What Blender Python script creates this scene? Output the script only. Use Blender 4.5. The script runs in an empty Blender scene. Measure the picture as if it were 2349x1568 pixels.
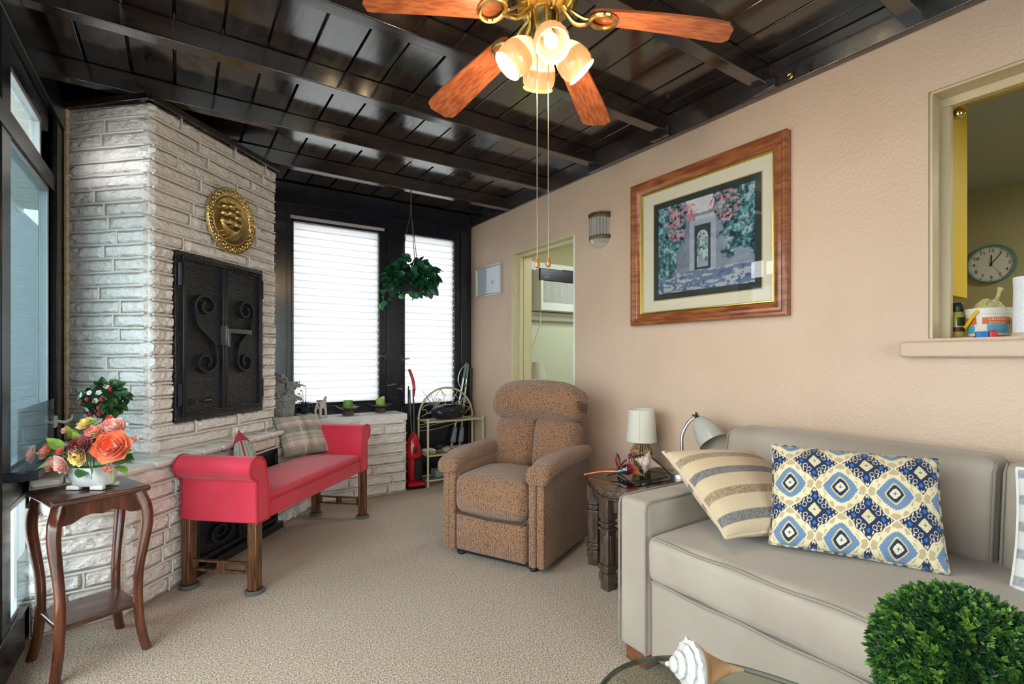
import bpy, bmesh, math, random
import numpy as np
from mathutils import Vector, Matrix

random.seed(7)
rng = np.random.default_rng(7)
SC = bpy.context.scene
COL = SC.collection
PI = math.pi
R = math.radians

# ------------------------------------------------------------------ camera
cam_d = bpy.data.cameras.new('camera')
cam = bpy.data.objects.new('camera', cam_d)
COL.objects.link(cam)
cam_d.sensor_width = 36.0
cam_d.lens = 1150.0 / 2349.0 * 36.0
cam_d.shift_y = 36.0 / 2349.0
cam_d.clip_start = 0.02
cam.location = (0, 0, 1.15)
cam.rotation_euler = (R(90), 0, -math.atan(765.5 / 1150.0))
SC.camera = cam

# ------------------------------------------------------------------ world, light, exposure
SC.view_settings.view_transform = 'Standard'
SC.view_settings.look = 'None'
SC.view_settings.gamma = 1.0
SC.view_settings.use_curve_mapping = False
SC.view_settings.exposure = -0.6
world = bpy.data.worlds.new('overcast_sky')
SC.world = world
world.use_nodes = True
wn = world.node_tree.nodes
wn['Background'].inputs['Color'].default_value = (0.95, 0.98, 1.0, 1)
wn['Background'].inputs['Strength'].default_value = 16.0
SC.cycles.use_denoising = True
SC.cycles.max_bounces = 8
SC.cycles.diffuse_bounces = 5
SC.cycles.glossy_bounces = 4
SC.cycles.transmission_bounces = 6
SC.cycles.transparent_max_bounces = 16
SC.cycles.sample_clamp_indirect = 6.0
SC.cycles.caustics_reflective = False
SC.cycles.caustics_refractive = False
SC.cycles.blur_glossy = 0.5

def portal(loc, rot, sx, sy):
    d = bpy.data.lights.new('window_portal', 'AREA')
    d.shape = 'RECTANGLE'; d.size = sx; d.size_y = sy
    d.cycles.is_portal = True
    o = bpy.data.objects.new('window_portal', d); COL.objects.link(o)
    o.location = loc; o.rotation_euler = rot
    return o

XL, XR, YB, YF = -0.52, 2.45, 4.42, -1.7
ZW = 2.45           # wall height at the right wall
ZB = 2.485          # underside of the beams
ZC = 2.58           # underside of the ceiling boards
portal((1.15, YB + 0.16, 1.52), (R(-90), 0, 0), 0.80, 1.56)
portal((2.01, YB + 0.16, 1.51), (R(-90), 0, 0), 0.60, 1.64)
BAYS = [(2.55, 3.24), (1.56, 2.44), (0.56, 1.45), (-0.44, 0.45)]
for y0, y1 in BAYS:
    portal((XL - 0.07, (y0 + y1) / 2, 1.25), (0, R(-90), 0), 2.1, y1 - y0)
FBAYS = [(0.05, 0.80), (0.92, 1.67)]
for x0, x1 in FBAYS:
    portal(((x0 + x1) / 2, YF - 0.14, 1.25), (R(90), 0, 0), x1 - x0, 1.6)

# ------------------------------------------------------------------ mesh helpers
class MB:
    def __init__(s):
        s.v = []; s.f = []; s.c = None
    def add(s, vs, fs, M=None):
        b = len(s.v)
        if M is not None:
            vs = [M @ Vector(p) for p in vs]
        s.v.extend([tuple(p) for p in vs])
        s.f.extend([tuple(i + b for i in f) for f in fs])
        return s
    def box(s, c, d, rz=0, M=None):
        x, y, z = d[0] / 2, d[1] / 2, d[2] / 2
        vs = [(-x, -y, -z), (x, -y, -z), (x, y, -z), (-x, y, -z), (-x, -y, z), (x, -y, z), (x, y, z), (-x, y, z)]
        T = Matrix.Translation(c) @ Matrix.Rotation(rz, 4, 'Z')
        if M is not None: T = M @ T
        return s.add(vs, [(0, 3, 2, 1), (4, 5, 6, 7), (0, 1, 5, 4), (1, 2, 6, 5), (2, 3, 7, 6), (3, 0, 4, 7)], T)
    def ext(s, a, b):
        """box from min corner a to max corner b"""
        return s.box(tuple((p + q) / 2 for p, q in zip(a, b)), tuple(q - p for p, q in zip(a, b)))
    def tube(s, pts, r, n=8, closed=False, flat=None):
        pts = [Vector(p) for p in pts]
        m = len(pts)
        rs = r if isinstance(r, (list, tuple)) else [r] * m
        tan = []
        for i in range(m):
            if closed:
                t = pts[(i + 1) % m] - pts[i - 1]
            else:
                t = pts[min(i + 1, m - 1)] - pts[max(i - 1, 0)]
            if t.length < 1e-9: t = Vector((0, 0, 1))
            tan.append(t.normalized())
        up = Vector((0, 0, 1)) if abs(tan[0].z) < 0.9 else Vector((1, 0, 0))
        nrm = tan[0].cross(up).normalized()
        vs = []
        for i in range(m):
            if i:
                nrm = nrm - tan[i] * nrm.dot(tan[i])
                nrm = nrm.normalized() if nrm.length > 1e-6 else tan[i].orthogonal().normalized()
            bn = tan[i].cross(nrm)
            for k in range(n):
                a = 2 * PI * k / n
                fx, fy = (1, 1) if flat is None else flat
                vs.append(pts[i] + (nrm * math.cos(a) * fx + bn * math.sin(a) * fy) * rs[i])
        fs = []
        for i in range(m if closed else m - 1):
            j = (i + 1) % m
            for k in range(n):
                l = (k + 1) % n
                fs.append((i * n + k, i * n + l, j * n + l, j * n + k))
        if not closed:
            fs.append(tuple(range(n - 1, -1, -1)))
            fs.append(tuple((m - 1) * n + k for k in range(n)))
        return s.add(vs, fs)
    def lathe(s, prof, n=24, M=None, ell=(1, 1), cap0=True, cap1=True, a0=0, a1=None):
        m = len(prof); vs = []; fs = []
        full = a1 is None
        cnt = n if full else n + 1
        for r, z in prof:
            for k in range(cnt):
                a = 2 * PI * k / n if full else a0 + (a1 - a0) * k / n
                vs.append((r * math.cos(a) * ell[0], r * math.sin(a) * ell[1], z))
        for i in range(m - 1):
            for k in range(n):
                l = (k + 1) % cnt
                fs.append((i * cnt + k, i * cnt + l, (i + 1) * cnt + l, (i + 1) * cnt + k))
        if cap0: fs.append(tuple(range(cnt - 1, -1, -1)))
        if cap1: fs.append(tuple((m - 1) * cnt + k for k in range(cnt)))
        return s.add(vs, fs, M)
    def prism(s, poly, z0, z1, M=None):
        n = len(poly)
        vs = [(p[0], p[1], z0) for p in poly] + [(p[0], p[1], z1) for p in poly]
        fs = [tuple(range(n - 1, -1, -1)), tuple(range(n, 2 * n))]
        fs += [(i, (i + 1) % n, n + (i + 1) % n, n + i) for i in range(n)]
        return s.add(vs, fs, M)
    def grid(s, fn, nu, nv, M=None, cu=False):
        vs = [fn(i / nu, j / nv) for j in range(nv + 1) for i in range(nu + (0 if cu else 1))]
        w = nu if cu else nu + 1
        fs = [(j * w + i, j * w + (i + 1) % w, (j + 1) * w + (i + 1) % w, (j + 1) * w + i) for j in range(nv) for i in range(nu)]
        return s.add(vs, fs, M)
    def ball(s, c, r, nu=14, nv=9, M=None):
        rx, ry, rz = r if isinstance(r, (list, tuple)) else (r, r, r)
        prof = [(math.sin(PI * i / nv), -math.cos(PI * i / nv)) for i in range(nv + 1)]
        prof[0] = (0.001, -1); prof[-1] = (0.001, 1)
        T = Matrix.Translation(c) @ Matrix.Diagonal((rx, ry, rz, 1))
        if M is not None: T = M @ T
        return s.lathe(prof, nu, T)
    def rbox(s, c, d, r, n=6, crown=(0, 0, 0), M=None, warp=None):
        """rounded box; crown = how far each pair of faces bulges"""
        h = [d[0] / 2, d[1] / 2, d[2] / 2]
        key = {}; vs = []; fs = []
        def coord(t, hh):          # denser near the edges
            return t
        def vert(p):
            k = (round(p[0], 5), round(p[1], 5), round(p[2], 5))
            if k in key: return key[k]
            q = [p[i] * h[i] for i in range(3)]
            rr = min(r, *h)
            ins = [max(-(h[i] - rr), min(h[i] - rr, q[i])) for i in range(3)]
            dv = Vector((q[0] - ins[0], q[1] - ins[1], q[2] - ins[2]))
            if dv.length > 1e-9: dv = dv.normalized() * rr
            o = Vector(ins) + dv
            for i in range(3):
                if crown[i]:
                    a, b = [j for j in range(3) if j != i]
                    o[i] += math.copysign(1, p[i]) * abs(p[i]) * crown[i] * (1 - p[a] ** 2) * (1 - p[b] ** 2) if abs(p[i]) > 1e-6 else 0
            if warp: o = Vector(warp(o))
            o = o + Vector(c)
            key[k] = len(vs); vs.append(o)
            return key[k]
        rr = [min(0.98, max(0.05, 1 - min(r, *h) / h[i])) for i in range(3)]
        def line(i):
            t = rr[i]; inner = [(-t + 2 * t * k / n) for k in range(n + 1)]
            e = [t + (1 - t) * q for q in (0.35, 0.7, 1.0)]
            return [-x for x in reversed(e)] + inner + e
        for ax in range(3):
            a, b = [(1, 2), (2, 0), (0, 1)][ax]
            la, lb = line(a), line(b)
            for sg in (-1, 1):
                for i in range(len(la) - 1):
                    for j in range(len(lb) - 1):
                        q = []
                        for (u, w) in ((la[i], lb[j]), (la[i + 1], lb[j]), (la[i + 1], lb[j + 1]), (la[i], lb[j + 1])):
                            p = [0, 0, 0]; p[ax] = sg; p[a] = u; p[b] = w
                            q.append(vert(p))
                        fs.append(tuple(q if sg > 0 else q[::-1]))
        return s.add(vs, fs, M)
    def obj(s, name, mat, parent=None, smooth=40, bevel=0, seg=2, cols=None, loc=None, rot=None):
        me = bpy.data.meshes.new(name)
        me.from_pydata(s.v, [], s.f)
        me.validate()
        if smooth:
            me.polygons.foreach_set('use_smooth', [True] * len(me.polygons))
            me.set_sharp_from_angle(angle=R(smooth))
        if cols is not None:
            at = me.color_attributes.new('col', 'FLOAT_COLOR', 'POINT')
            a = np.ones((len(s.v), 4), dtype=np.float32); a[:, :3] = cols
            at.data.foreach_set('color', a.ravel())
        me.materials.append(mat)
        o = bpy.data.objects.new(name, me); COL.objects.link(o)
        if parent is not None: o.parent = parent
        if loc is not None: o.location = loc
        if rot is not None: o.rotation_euler = rot
        if bevel:
            m = o.modifiers.new('bevel', 'BEVEL'); m.width = bevel; m.segments = seg; m.limit_method = 'ANGLE'; m.angle_limit = R(35)
        return o

def thing(name, label, cat, loc=(0, 0, 0), rz=0, group=None, rot=None):
    o = bpy.data.objects.new(name, None); COL.objects.link(o)
    o.empty_display_size = 0.05
    o.location = loc; o.rotation_euler = rot if rot is not None else (0, 0, rz)
    o['label'] = label; o['category'] = cat
    if group: o['group'] = group
    return o

def tag(o, label, cat, group=None):
    o['label'] = label; o['category'] = cat
    if group: o['group'] = group
    return o

def struct(o):
    o['kind'] = 'structure'
    return o

def inst(src, name, parent, loc=(0, 0, 0), rot=(0, 0, 0), scale=(1, 1, 1)):
    o = bpy.data.objects.new(name, src.data if hasattr(src, 'data') else src); COL.objects.link(o)
    o.parent = parent; o.location = loc; o.rotation_euler = rot; o.scale = scale
    return o

def arc(c, r, a0, a1, n, plane='xz', y=0):
    out = []
    for i in range(n + 1):
        a = a0 + (a1 - a0) * i / n
        p, q = c[0] + r * math.cos(a), c[1] + r * math.sin(a)
        out.append((p, y, q) if plane == 'xz' else (p, q, y) if plane == 'xy' else (y, p, q))
    return out

def bez(pts, n=10):
    """Catmull-Rom through points"""
    P = [Vector(p) for p in pts]; P = [P[0] * 2 - P[1]] + P + [P[-1] * 2 - P[-2]]
    out = []
    for i in range(1, len(P) - 2):
        for k in range(n):
            t = k / n
            out.append(0.5 * ((2 * P[i]) + (P[i + 1] - P[i - 1]) * t + (2 * P[i - 1] - 5 * P[i] + 4 * P[i + 1] - P[i + 2]) * t * t + (3 * P[i] - P[i - 1] - 3 * P[i + 1] + P[i + 2]) * t ** 3))
    out.append(P[-2])
    return out

def text_mb(txt, size, depth=0.0005, align='CENTER'):
    cu = bpy.data.curves.new('lettering', 'FONT'); cu.body = txt; cu.size = size; cu.extrude = depth
    cu.align_x = align; cu.align_y = 'CENTER'; cu.resolution_u = 2
    o = bpy.data.objects.new('lettering', cu); COL.objects.link(o)
    bpy.context.view_layer.update()
    me = o.to_mesh()
    vs = [v.co.copy() for v in me.vertices]; fs = [tuple(p.vertices) for p in me.polygons]
    o.to_mesh_clear()
    bpy.data.objects.remove(o); bpy.data.curves.remove(cu)
    return vs, fs

# ------------------------------------------------------------------ materials
MATS = {}
def mat(name, col, rough=0.5, metal=0.0, col2=None, nscale=20.0, nfac=(0.4, 0.6), stretch=(1, 1, 1), detail=4.0,
        bump=0.0, bscale=100.0, bdist=0.01, bstretch=None, bdetail=3.0, coord='obj', coat=0.0, sheen=0.0, spec=0.5, emis=0.0, emcol=None,
        trans=0.0, ior=1.45, rough2=None, alpha=1.0, sss=0.0, coatr=0.1):
    if name in MATS: return MATS[name]
    m = bpy.data.materials.new(name); m.use_nodes = True
    nt = m.node_tree; N = nt.nodes; L = nt.links
    b = N['Principled BSDF']
    b.inputs['Base Color'].default_value = (*col, 1)
    b.inputs['Roughness'].default_value = rough
    b.inputs['Metallic'].default_value = metal
    b.inputs['Specular IOR Level'].default_value = spec
    b.inputs['Coat Weight'].default_value = coat
    b.inputs['Coat Roughness'].default_value = coatr
    b.inputs['Sheen Weight'].default_value = sheen
    b.inputs['Transmission Weight'].default_value = trans
    b.inputs['IOR'].default_value = ior
    b.inputs['Alpha'].default_value = alpha
    if sss:
        b.inputs['Subsurface Weight'].default_value = sss; b.inputs['Subsurface Radius'].default_value = (0.01, 0.01, 0.01)
    if emis:
        b.inputs['Emission Color'].default_value = (*(emcol or col), 1); b.inputs['Emission Strength'].default_value = emis
    def co(st):
        if coord == 'pos':
            src = N.new('ShaderNodeNewGeometry').outputs['Position']
        else:
            src = N.new('ShaderNodeTexCoord').outputs['Object']
        mp = N.new('ShaderNodeMapping'); mp.inputs['Scale'].default_value = st
        L.new(src, mp.inputs['Vector'])
        return mp.outputs['Vector']
    if col2 is not None:
        tx = N.new('ShaderNodeTexNoise'); tx.inputs['Scale'].default_value = nscale; tx.inputs['Detail'].default_value = detail
        L.new(co(stretch), tx.inputs['Vector'])
        rp = N.new('ShaderNodeValToRGB')
        rp.color_ramp.elements[0].position = nfac[0]; rp.color_ramp.elements[0].color = (*col, 1)
        rp.color_ramp.elements[1].position = nfac[1]; rp.color_ramp.elements[1].color = (*col2, 1)
        L.new(tx.outputs['Fac'], rp.inputs['Fac']); L.new(rp.outputs['Color'], b.inputs['Base Color'])
        if rough2 is not None:
            mr = N.new('ShaderNodeMapRange'); mr.inputs['To Min'].default_value = rough; mr.inputs['To Max'].default_value = rough2
            mr.inputs['From Min'].default_value = 0.35; mr.inputs['From Max'].default_value = 0.65
            L.new(tx.outputs['Fac'], mr.inputs['Value']); L.new(mr.outputs['Result'], b.inputs['Roughness'])
    if bump:
        tb = N.new('ShaderNodeTexNoise'); tb.inputs['Scale'].default_value = bscale; tb.inputs['Detail'].default_value = bdetail
        L.new(co(bstretch or (1, 1, 1)), tb.inputs['Vector'])
        bp = N.new('ShaderNodeBump'); bp.inputs['Strength'].default_value = bump; bp.inputs['Distance'].default_value = bdist
        L.new(tb.outputs['Fac'], bp.inputs['Height']); L.new(bp.outputs['Normal'], b.inputs['Normal'])
    MATS[name] = m
    return m

def vcol_mat(name, rough=0.8, sheen=0.0, bump=0.0, bscale=600, spec=0.3, coat=0.0):
    m = mat(name, (1, 1, 1), rough, bump=bump, bscale=bscale, bdist=0.002, sheen=sheen, spec=spec, coat=coat)
    at = m.node_tree.nodes.new('ShaderNodeVertexColor'); at.layer_name = 'col'
    m.node_tree.links.new(at.outputs['Color'], m.node_tree.nodes['Principled BSDF'].inputs['Base Color'])
    return m

def weave_mat(name, c1, c2, scale, rough=0.85, bump=0.6, dist=0.003, sheen=0.3, noise=0.25):
    """diagonal woven upholstery: two crossed wave textures drive colour and relief"""
    m = mat(name, c1, rough, sheen=sheen, spec=0.25)
    nt = m.node_tree; N = nt.nodes; L = nt.links; b = N['Principled BSDF']
    tc = N.new('ShaderNodeTexCoord')
    vo = N.new('ShaderNodeTexVoronoi'); vo.feature = 'F1'; vo.inputs['Scale'].default_value = scale; vo.inputs['Randomness'].default_value = 0.45
    mpv = N.new('ShaderNodeMapping'); mpv.inputs['Rotation'].default_value = (R(20), R(35), R(40)); L.new(tc.outputs['Object'], mpv.inputs['Vector']); L.new(mpv.outputs['Vector'], vo.inputs['Vector'])
    mx = N.new('ShaderNodeMapRange'); mx.inputs['From Min'].default_value = 0.15; mx.inputs['From Max'].default_value = 0.75; mx.inputs['To Min'].default_value = 1.0; mx.inputs['To Max'].default_value = 0.0
    L.new(vo.outputs['Distance'], mx.inputs['Value'])
    tn = N.new('ShaderNodeTexNoise'); tn.inputs['Scale'].default_value = 6.0; tn.inputs['Detail'].default_value = 4; L.new(tc.outputs['Object'], tn.inputs['Vector'])
    ad = N.new('ShaderNodeMath'); ad.operation = 'MULTIPLY_ADD'; ad.inputs[1].default_value = noise; L.new(tn.outputs['Fac'], ad.inputs[0]); L.new(mx.outputs[0], ad.inputs[2])
    rp = N.new('ShaderNodeValToRGB')
    rp.color_ramp.elements[0].color = (*c1, 1); rp.color_ramp.elements[1].color = (*c2, 1)
    rp.color_ramp.elements[0].position = 0.1; rp.color_ramp.elements[1].position = 0.8
    L.new(ad.outputs[0], rp.inputs['Fac']); L.new(rp.outputs['Color'], b.inputs['Base Color'])
    bp = N.new('ShaderNodeBump'); bp.inputs['Strength'].default_value = bump; bp.inputs['Distance'].default_value = dist
    L.new(mx.outputs[0], bp.inputs['Height']); L.new(bp.outputs['Normal'], b.inputs['Normal'])
    return m

def thin_glass(name, tint=(0.9, 0.95, 0.95), refl=0.08, rough=0.0, fres=0.9):
    m = bpy.data.materials.new(name); m.use_nodes = True
    nt = m.node_tree; N = nt.nodes; L = nt.links
    N.remove(N['Principled BSDF'])
    tr = N.new('ShaderNodeBsdfTransparent'); tr.inputs['Color'].default_value = (*tint, 1)
    gl = N.new('ShaderNodeBsdfGlossy'); gl.inputs['Roughness'].default_value = rough
    lw = N.new('ShaderNodeLayerWeight'); lw.inputs['Blend'].default_value = 0.5
    pw = N.new('ShaderNodeMath'); pw.operation = 'POWER'; pw.inputs[1].default_value = 5.0
    ad = N.new('ShaderNodeMath'); ad.operation = 'MULTIPLY_ADD'; ad.use_clamp = True; ad.inputs[1].default_value = fres; ad.inputs[2].default_value = refl
    mx = N.new('ShaderNodeMixShader')
    L.new(lw.outputs['Facing'], pw.inputs[0]); L.new(pw.outputs[0], ad.inputs[0]); L.new(ad.outputs[0], mx.inputs['Fac'])
    L.new(tr.outputs[0], mx.inputs[1]); L.new(gl.outputs[0], mx.inputs[2])
    L.new(mx.outputs[0], N['Material Output'].inputs['Surface'])
    return m

def translucent(name, col, tcol, fac=0.6, gloss=0.05, rough=0.2):
    m = bpy.data.materials.new(name); m.use_nodes = True
    nt = m.node_tree; N = nt.nodes; L = nt.links
    N.remove(N['Principled BSDF'])
    di = N.new('ShaderNodeBsdfDiffuse'); di.inputs['Color'].default_value = (*col, 1)
    tl = N.new('ShaderNodeBsdfTranslucent'); tl.inputs['Color'].default_value = (*tcol, 1)
    gl = N.new('ShaderNodeBsdfGlossy'); gl.inputs['Roughness'].default_value = rough
    m1 = N.new('ShaderNodeMixShader'); m1.inputs['Fac'].default_value = fac
    m2 = N.new('ShaderNodeMixShader'); m2.inputs['Fac'].default_value = gloss
    L.new(di.outputs[0], m1.inputs[1]); L.new(tl.outputs[0], m1.inputs[2])
    L.new(m1.outputs[0], m2.inputs[1]); L.new(gl.outputs[0], m2.inputs[2])
    L.new(m2.outputs[0], N['Material Output'].inputs['Surface'])
    return m

m_wall = mat('cream_plaster', (0.58, 0.415, 0.305), 0.40, col2=(0.62, 0.455, 0.34), nscale=1.5, bump=0.5, bscale=75, bdist=0.006, coord='pos', spec=0.35)
m_black = mat('black_gloss_paint', (0.010, 0.012, 0.018), 0.22, col2=(0.016, 0.017, 0.022), nscale=8, stretch=(1, 1, 6), bump=0.06, bscale=30, bdist=0.004, bstretch=(3, 3, 1), coord='pos', spec=0.5)
m_ceil = mat('dark_stained_boards', (0.014, 0.010, 0.010), 0.10, col2=(0.030, 0.019, 0.015), nscale=7, stretch=(5, 0.5, 5), bump=0.04, bscale=9, bdist=0.006, bstretch=(3, 0.7, 3), coord='pos', spec=1.0, rough2=0.20, coat=0.7, coatr=0.12)
m_beam = mat('dark_stained_beam', (0.014, 0.010, 0.011), 0.12, col2=(0.030, 0.019, 0.016), nscale=7, stretch=(0.5, 6, 6), bump=0.05, bscale=12, bdist=0.004, bstretch=(0.6, 4, 4), coord='pos', spec=1.0, rough2=0.22, coat=0.7, coatr=0.12)
m_carpet = mat('brown_carpet', (0.22, 0.155, 0.11), 0.95, col2=(0.74, 0.61, 0.49), nscale=170, nfac=(0.38, 0.62), detail=4, bump=0.9, bscale=260, bdist=0.006, coord='pos', spec=0.1, sheen=0.15)
m_brick = mat('white_painted_brick', (0.81, 0.735, 0.69), 0.24, col2=(0.85, 0.79, 0.75), nscale=6, bump=0.8, bscale=30, bdist=0.02, bstretch=(1, 1, 1.6), bdetail=2.0, coord='pos', spec=0.5)
m_mortar = mat('painted_mortar', (0.80, 0.745, 0.69), 0.35, bump=0.3, bscale=60, bdist=0.004, coord='pos')
m_alu = mat('grey_aluminium', (0.42, 0.45, 0.46), 0.38, metal=0.85, coord='pos')
m_white = mat('white_paint', (0.80, 0.80, 0.78), 0.4)
m_steel = mat('brushed_steel', (0.55, 0.55, 0.55), 0.3, metal=1.0)
m_chrome = mat('dull_chrome', (0.7, 0.7, 0.7), 0.2, metal=1.0)
m_brass = mat('polished_brass', (0.78, 0.56, 0.20), 0.22, metal=1.0)
m_rubber = mat('black_rubber', (0.012, 0.012, 0.014), 0.5)
m_blackplastic = mat('black_plastic', (0.018, 0.019, 0.024), 0.35)
m_glass = thin_glass('clear_pane')
m_screen = thin_glass('insect_screen', (0.52, 0.58, 0.60), 0.01, 0.4, 0.05)
m_acrylic = thin_glass('acrylic_sheet', (0.82, 0.88, 0.90), 0.10)
m_louvre = translucent('frosted_louvre_glass', (0.72, 0.76, 0.76), (0.62, 0.62, 0.62), 0.72, 0.06, 0.15)

# ================================================================== STRUCTURE
struct(MB().ext((XL - 0.1, YF - 0.1, -0.08), (5.0, YB + 0.1, 0.0)).obj('floor', m_carpet))
m_ground = mat('outside_concrete', (0.45, 0.44, 0.42), 0.9, coord='pos')
struct(MB().ext((-14, -14, -0.5), (14, 16, -0.4)).obj('ground', m_ground))

# right wall with doorway (y 2.852..3.67) and serving hatch (y -0.45..0.733)
T = 0.20
DY0, DY1, DZ = 2.852, 3.67, 2.06
HY0, HY1, HZ0, HZ1 = -0.45, 0.733, 1.225, 2.19
w = MB()
w.ext((XR, YF, 0), (XR + T, HY0, ZC)); w.ext((XR, HY0, 0), (XR + T, HY1, HZ0)); w.ext((XR, HY0, HZ1), (XR + T, HY1, ZC))
w.ext((XR, HY1, 0), (XR + T, DY0, ZC)); w.ext((XR, DY0, DZ), (XR + T, DY1, ZC)); w.ext((XR, DY1, 0), (XR + T, YB, ZC))
struct(w.obj('wall_right', m_wall, smooth=0))
# black ledger board along the top of the right wall (stepped proud in front of the middle bays)
t = MB(); t.ext((XR - 0.016, YF, ZW), (XR, YB, ZC)); t.ext((XR - 0.05, 0.2, ZW - 0.004), (XR - 0.012, 2.64, ZC))
t.ext((XR - 0.075, 1.93, ZW + 0.0), (XR - 0.03, 2.06, ZW + 0.055)); t.ext((XR - 0.075, 1.30, ZW), (XR - 0.03, 1.42, ZW + 0.055))
struct(t.obj('trim_1', m_beam, bevel=0.004))

# door lining (yellow-cream) with stop and hinges
m_jamb = mat('cream_yellow_gloss', (0.60, 0.53, 0.32), 0.35, coord='pos')
t = MB()
t.ext((XR - 0.006, DY1 - 0.004, 0), (XR + T + 0.004, DY1 + 0.012, DZ)); t.ext((XR - 0.006, DY0 - 0.006, DZ - 0.004), (XR + T, DY1 + 0.012, DZ + 0.016))
t.ext((XR + 0.06, DY1 - 0.026, 0), (XR + 0.095, DY1, DZ - 0.02)); t.ext((XR + 0.06, DY0, DZ - 0.026), (XR + 0.095, DY1, DZ))
t.ext((XR + 0.11, DY1 - 0.012, 0), (XR + 0.19, DY1, DZ - 0.02))
jm = struct(t.obj('trim_2', m_jamb, bevel=0.002))
for z in (0.35, 1.05, 1.75):
    MB().ext((XR + 0.012, DY1 - 0.010, z - 0.05), (XR + 0.048, DY1 - 0.003, z + 0.05)).obj('hinge', m_jamb, jm)
t = MB(); t.ext((XR - 0.004, DY0 - 0.012, 0), (XR + T, DY0 + 0.002, DZ))
struct(t.obj('trim_3', m_white, bevel=0.002))

# hatch lining and sill
m_hatch = mat('beige_gloss', (0.56, 0.45, 0.28), 0.3, bump=0.3, bscale=120, bdist=0.003, coord='pos')
t = MB()
t.ext((XR + 0.01, HY1 - 0.012, HZ0), (XR + 0.105, HY1 + 0.002, HZ1)); t.ext((XR + 0.105, HY1 - 0.04, HZ0), (XR + 0.135, HY1, HZ1))
t.ext((XR + 0.135, HY1 - 0.012, HZ0), (XR + T, HY1 + 0.002, HZ1))
t.ext((XR + 0.01, HY0, HZ1 - 0.008), (XR + 0.1, HY1, HZ1 + 0.002)); t.ext((XR + 0.1, HY0, HZ1 - 0.04), (XR + 0.135, HY1, HZ1)); t.ext((XR + 0.135, HY0, HZ1 - 0.012), (XR + T, HY1, HZ1))
struct(t.obj('trim_4', m_hatch, bevel=0.003))
t = MB(); t.ext((XR - 0.045, HY0 - 0.08, 1.152), (XR + T + 0.06, HY1 + 0.08, 1.213)); t.ext((XR + 0.12, HY0, 1.21), (XR + T + 0.06, HY1 - 0.02, 1.232))
struct(t.obj('trim_5', m_wall, bevel=0.008, seg=3))

# back wall: black joinery around two louvre windows
W1 = (0.77, 1.535, 0.752, 2.285); W2 = (1.73, 2.29, 0.705, 2.312)
w = MB(); a, b = YB, YB + 0.12
w.ext((XL - 0.1, a, 0), (W1[0], b, ZC + 0.05)); w.ext((W1[0], a, 0), (W1[1], b, W1[2])); w.ext((W1[0], a, W1[3]), (W1[1], b, ZC + 0.05))
w.ext((W1[1], a, 0), (W2[0], b, ZC + 0.05)); w.ext((W2[0], a, 0), (W2[1], b, W2[2])); w.ext((W2[0], a, W2[3]), (W2[1], b, ZC + 0.05)); w.ext((W2[1], a, 0), (XR + T, b, ZC + 0.05))
struct(w.obj('wall_back', m_black, smooth=0))
t = MB()   # mullion and head boards standing proud
t.ext((1.575, YB - 0.022, 0), (1.70, YB, 2.45)); t.ext((2.325, YB - 0.022, 0), (2.40, YB, 2.45)); t.ext((0.60, YB - 0.022, 0.6), (0.735, YB, 2.45))
t.ext((0.3, YB - 0.03, 2.40), (XR - 0.016, YB, ZC - 0.006))
t.ext((0.70, YB - 0.045, 0.66), (1.60, YB, 0.745)); t.ext((1.70, YB - 0.03, 0.60), (2.325, YB, 0.70))
t.ext((1.70, YB - 0.018, 0.0), (2.325, YB, 0.14))
struct(t.obj('trim_6', m_black, bevel=0.004))

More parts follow.
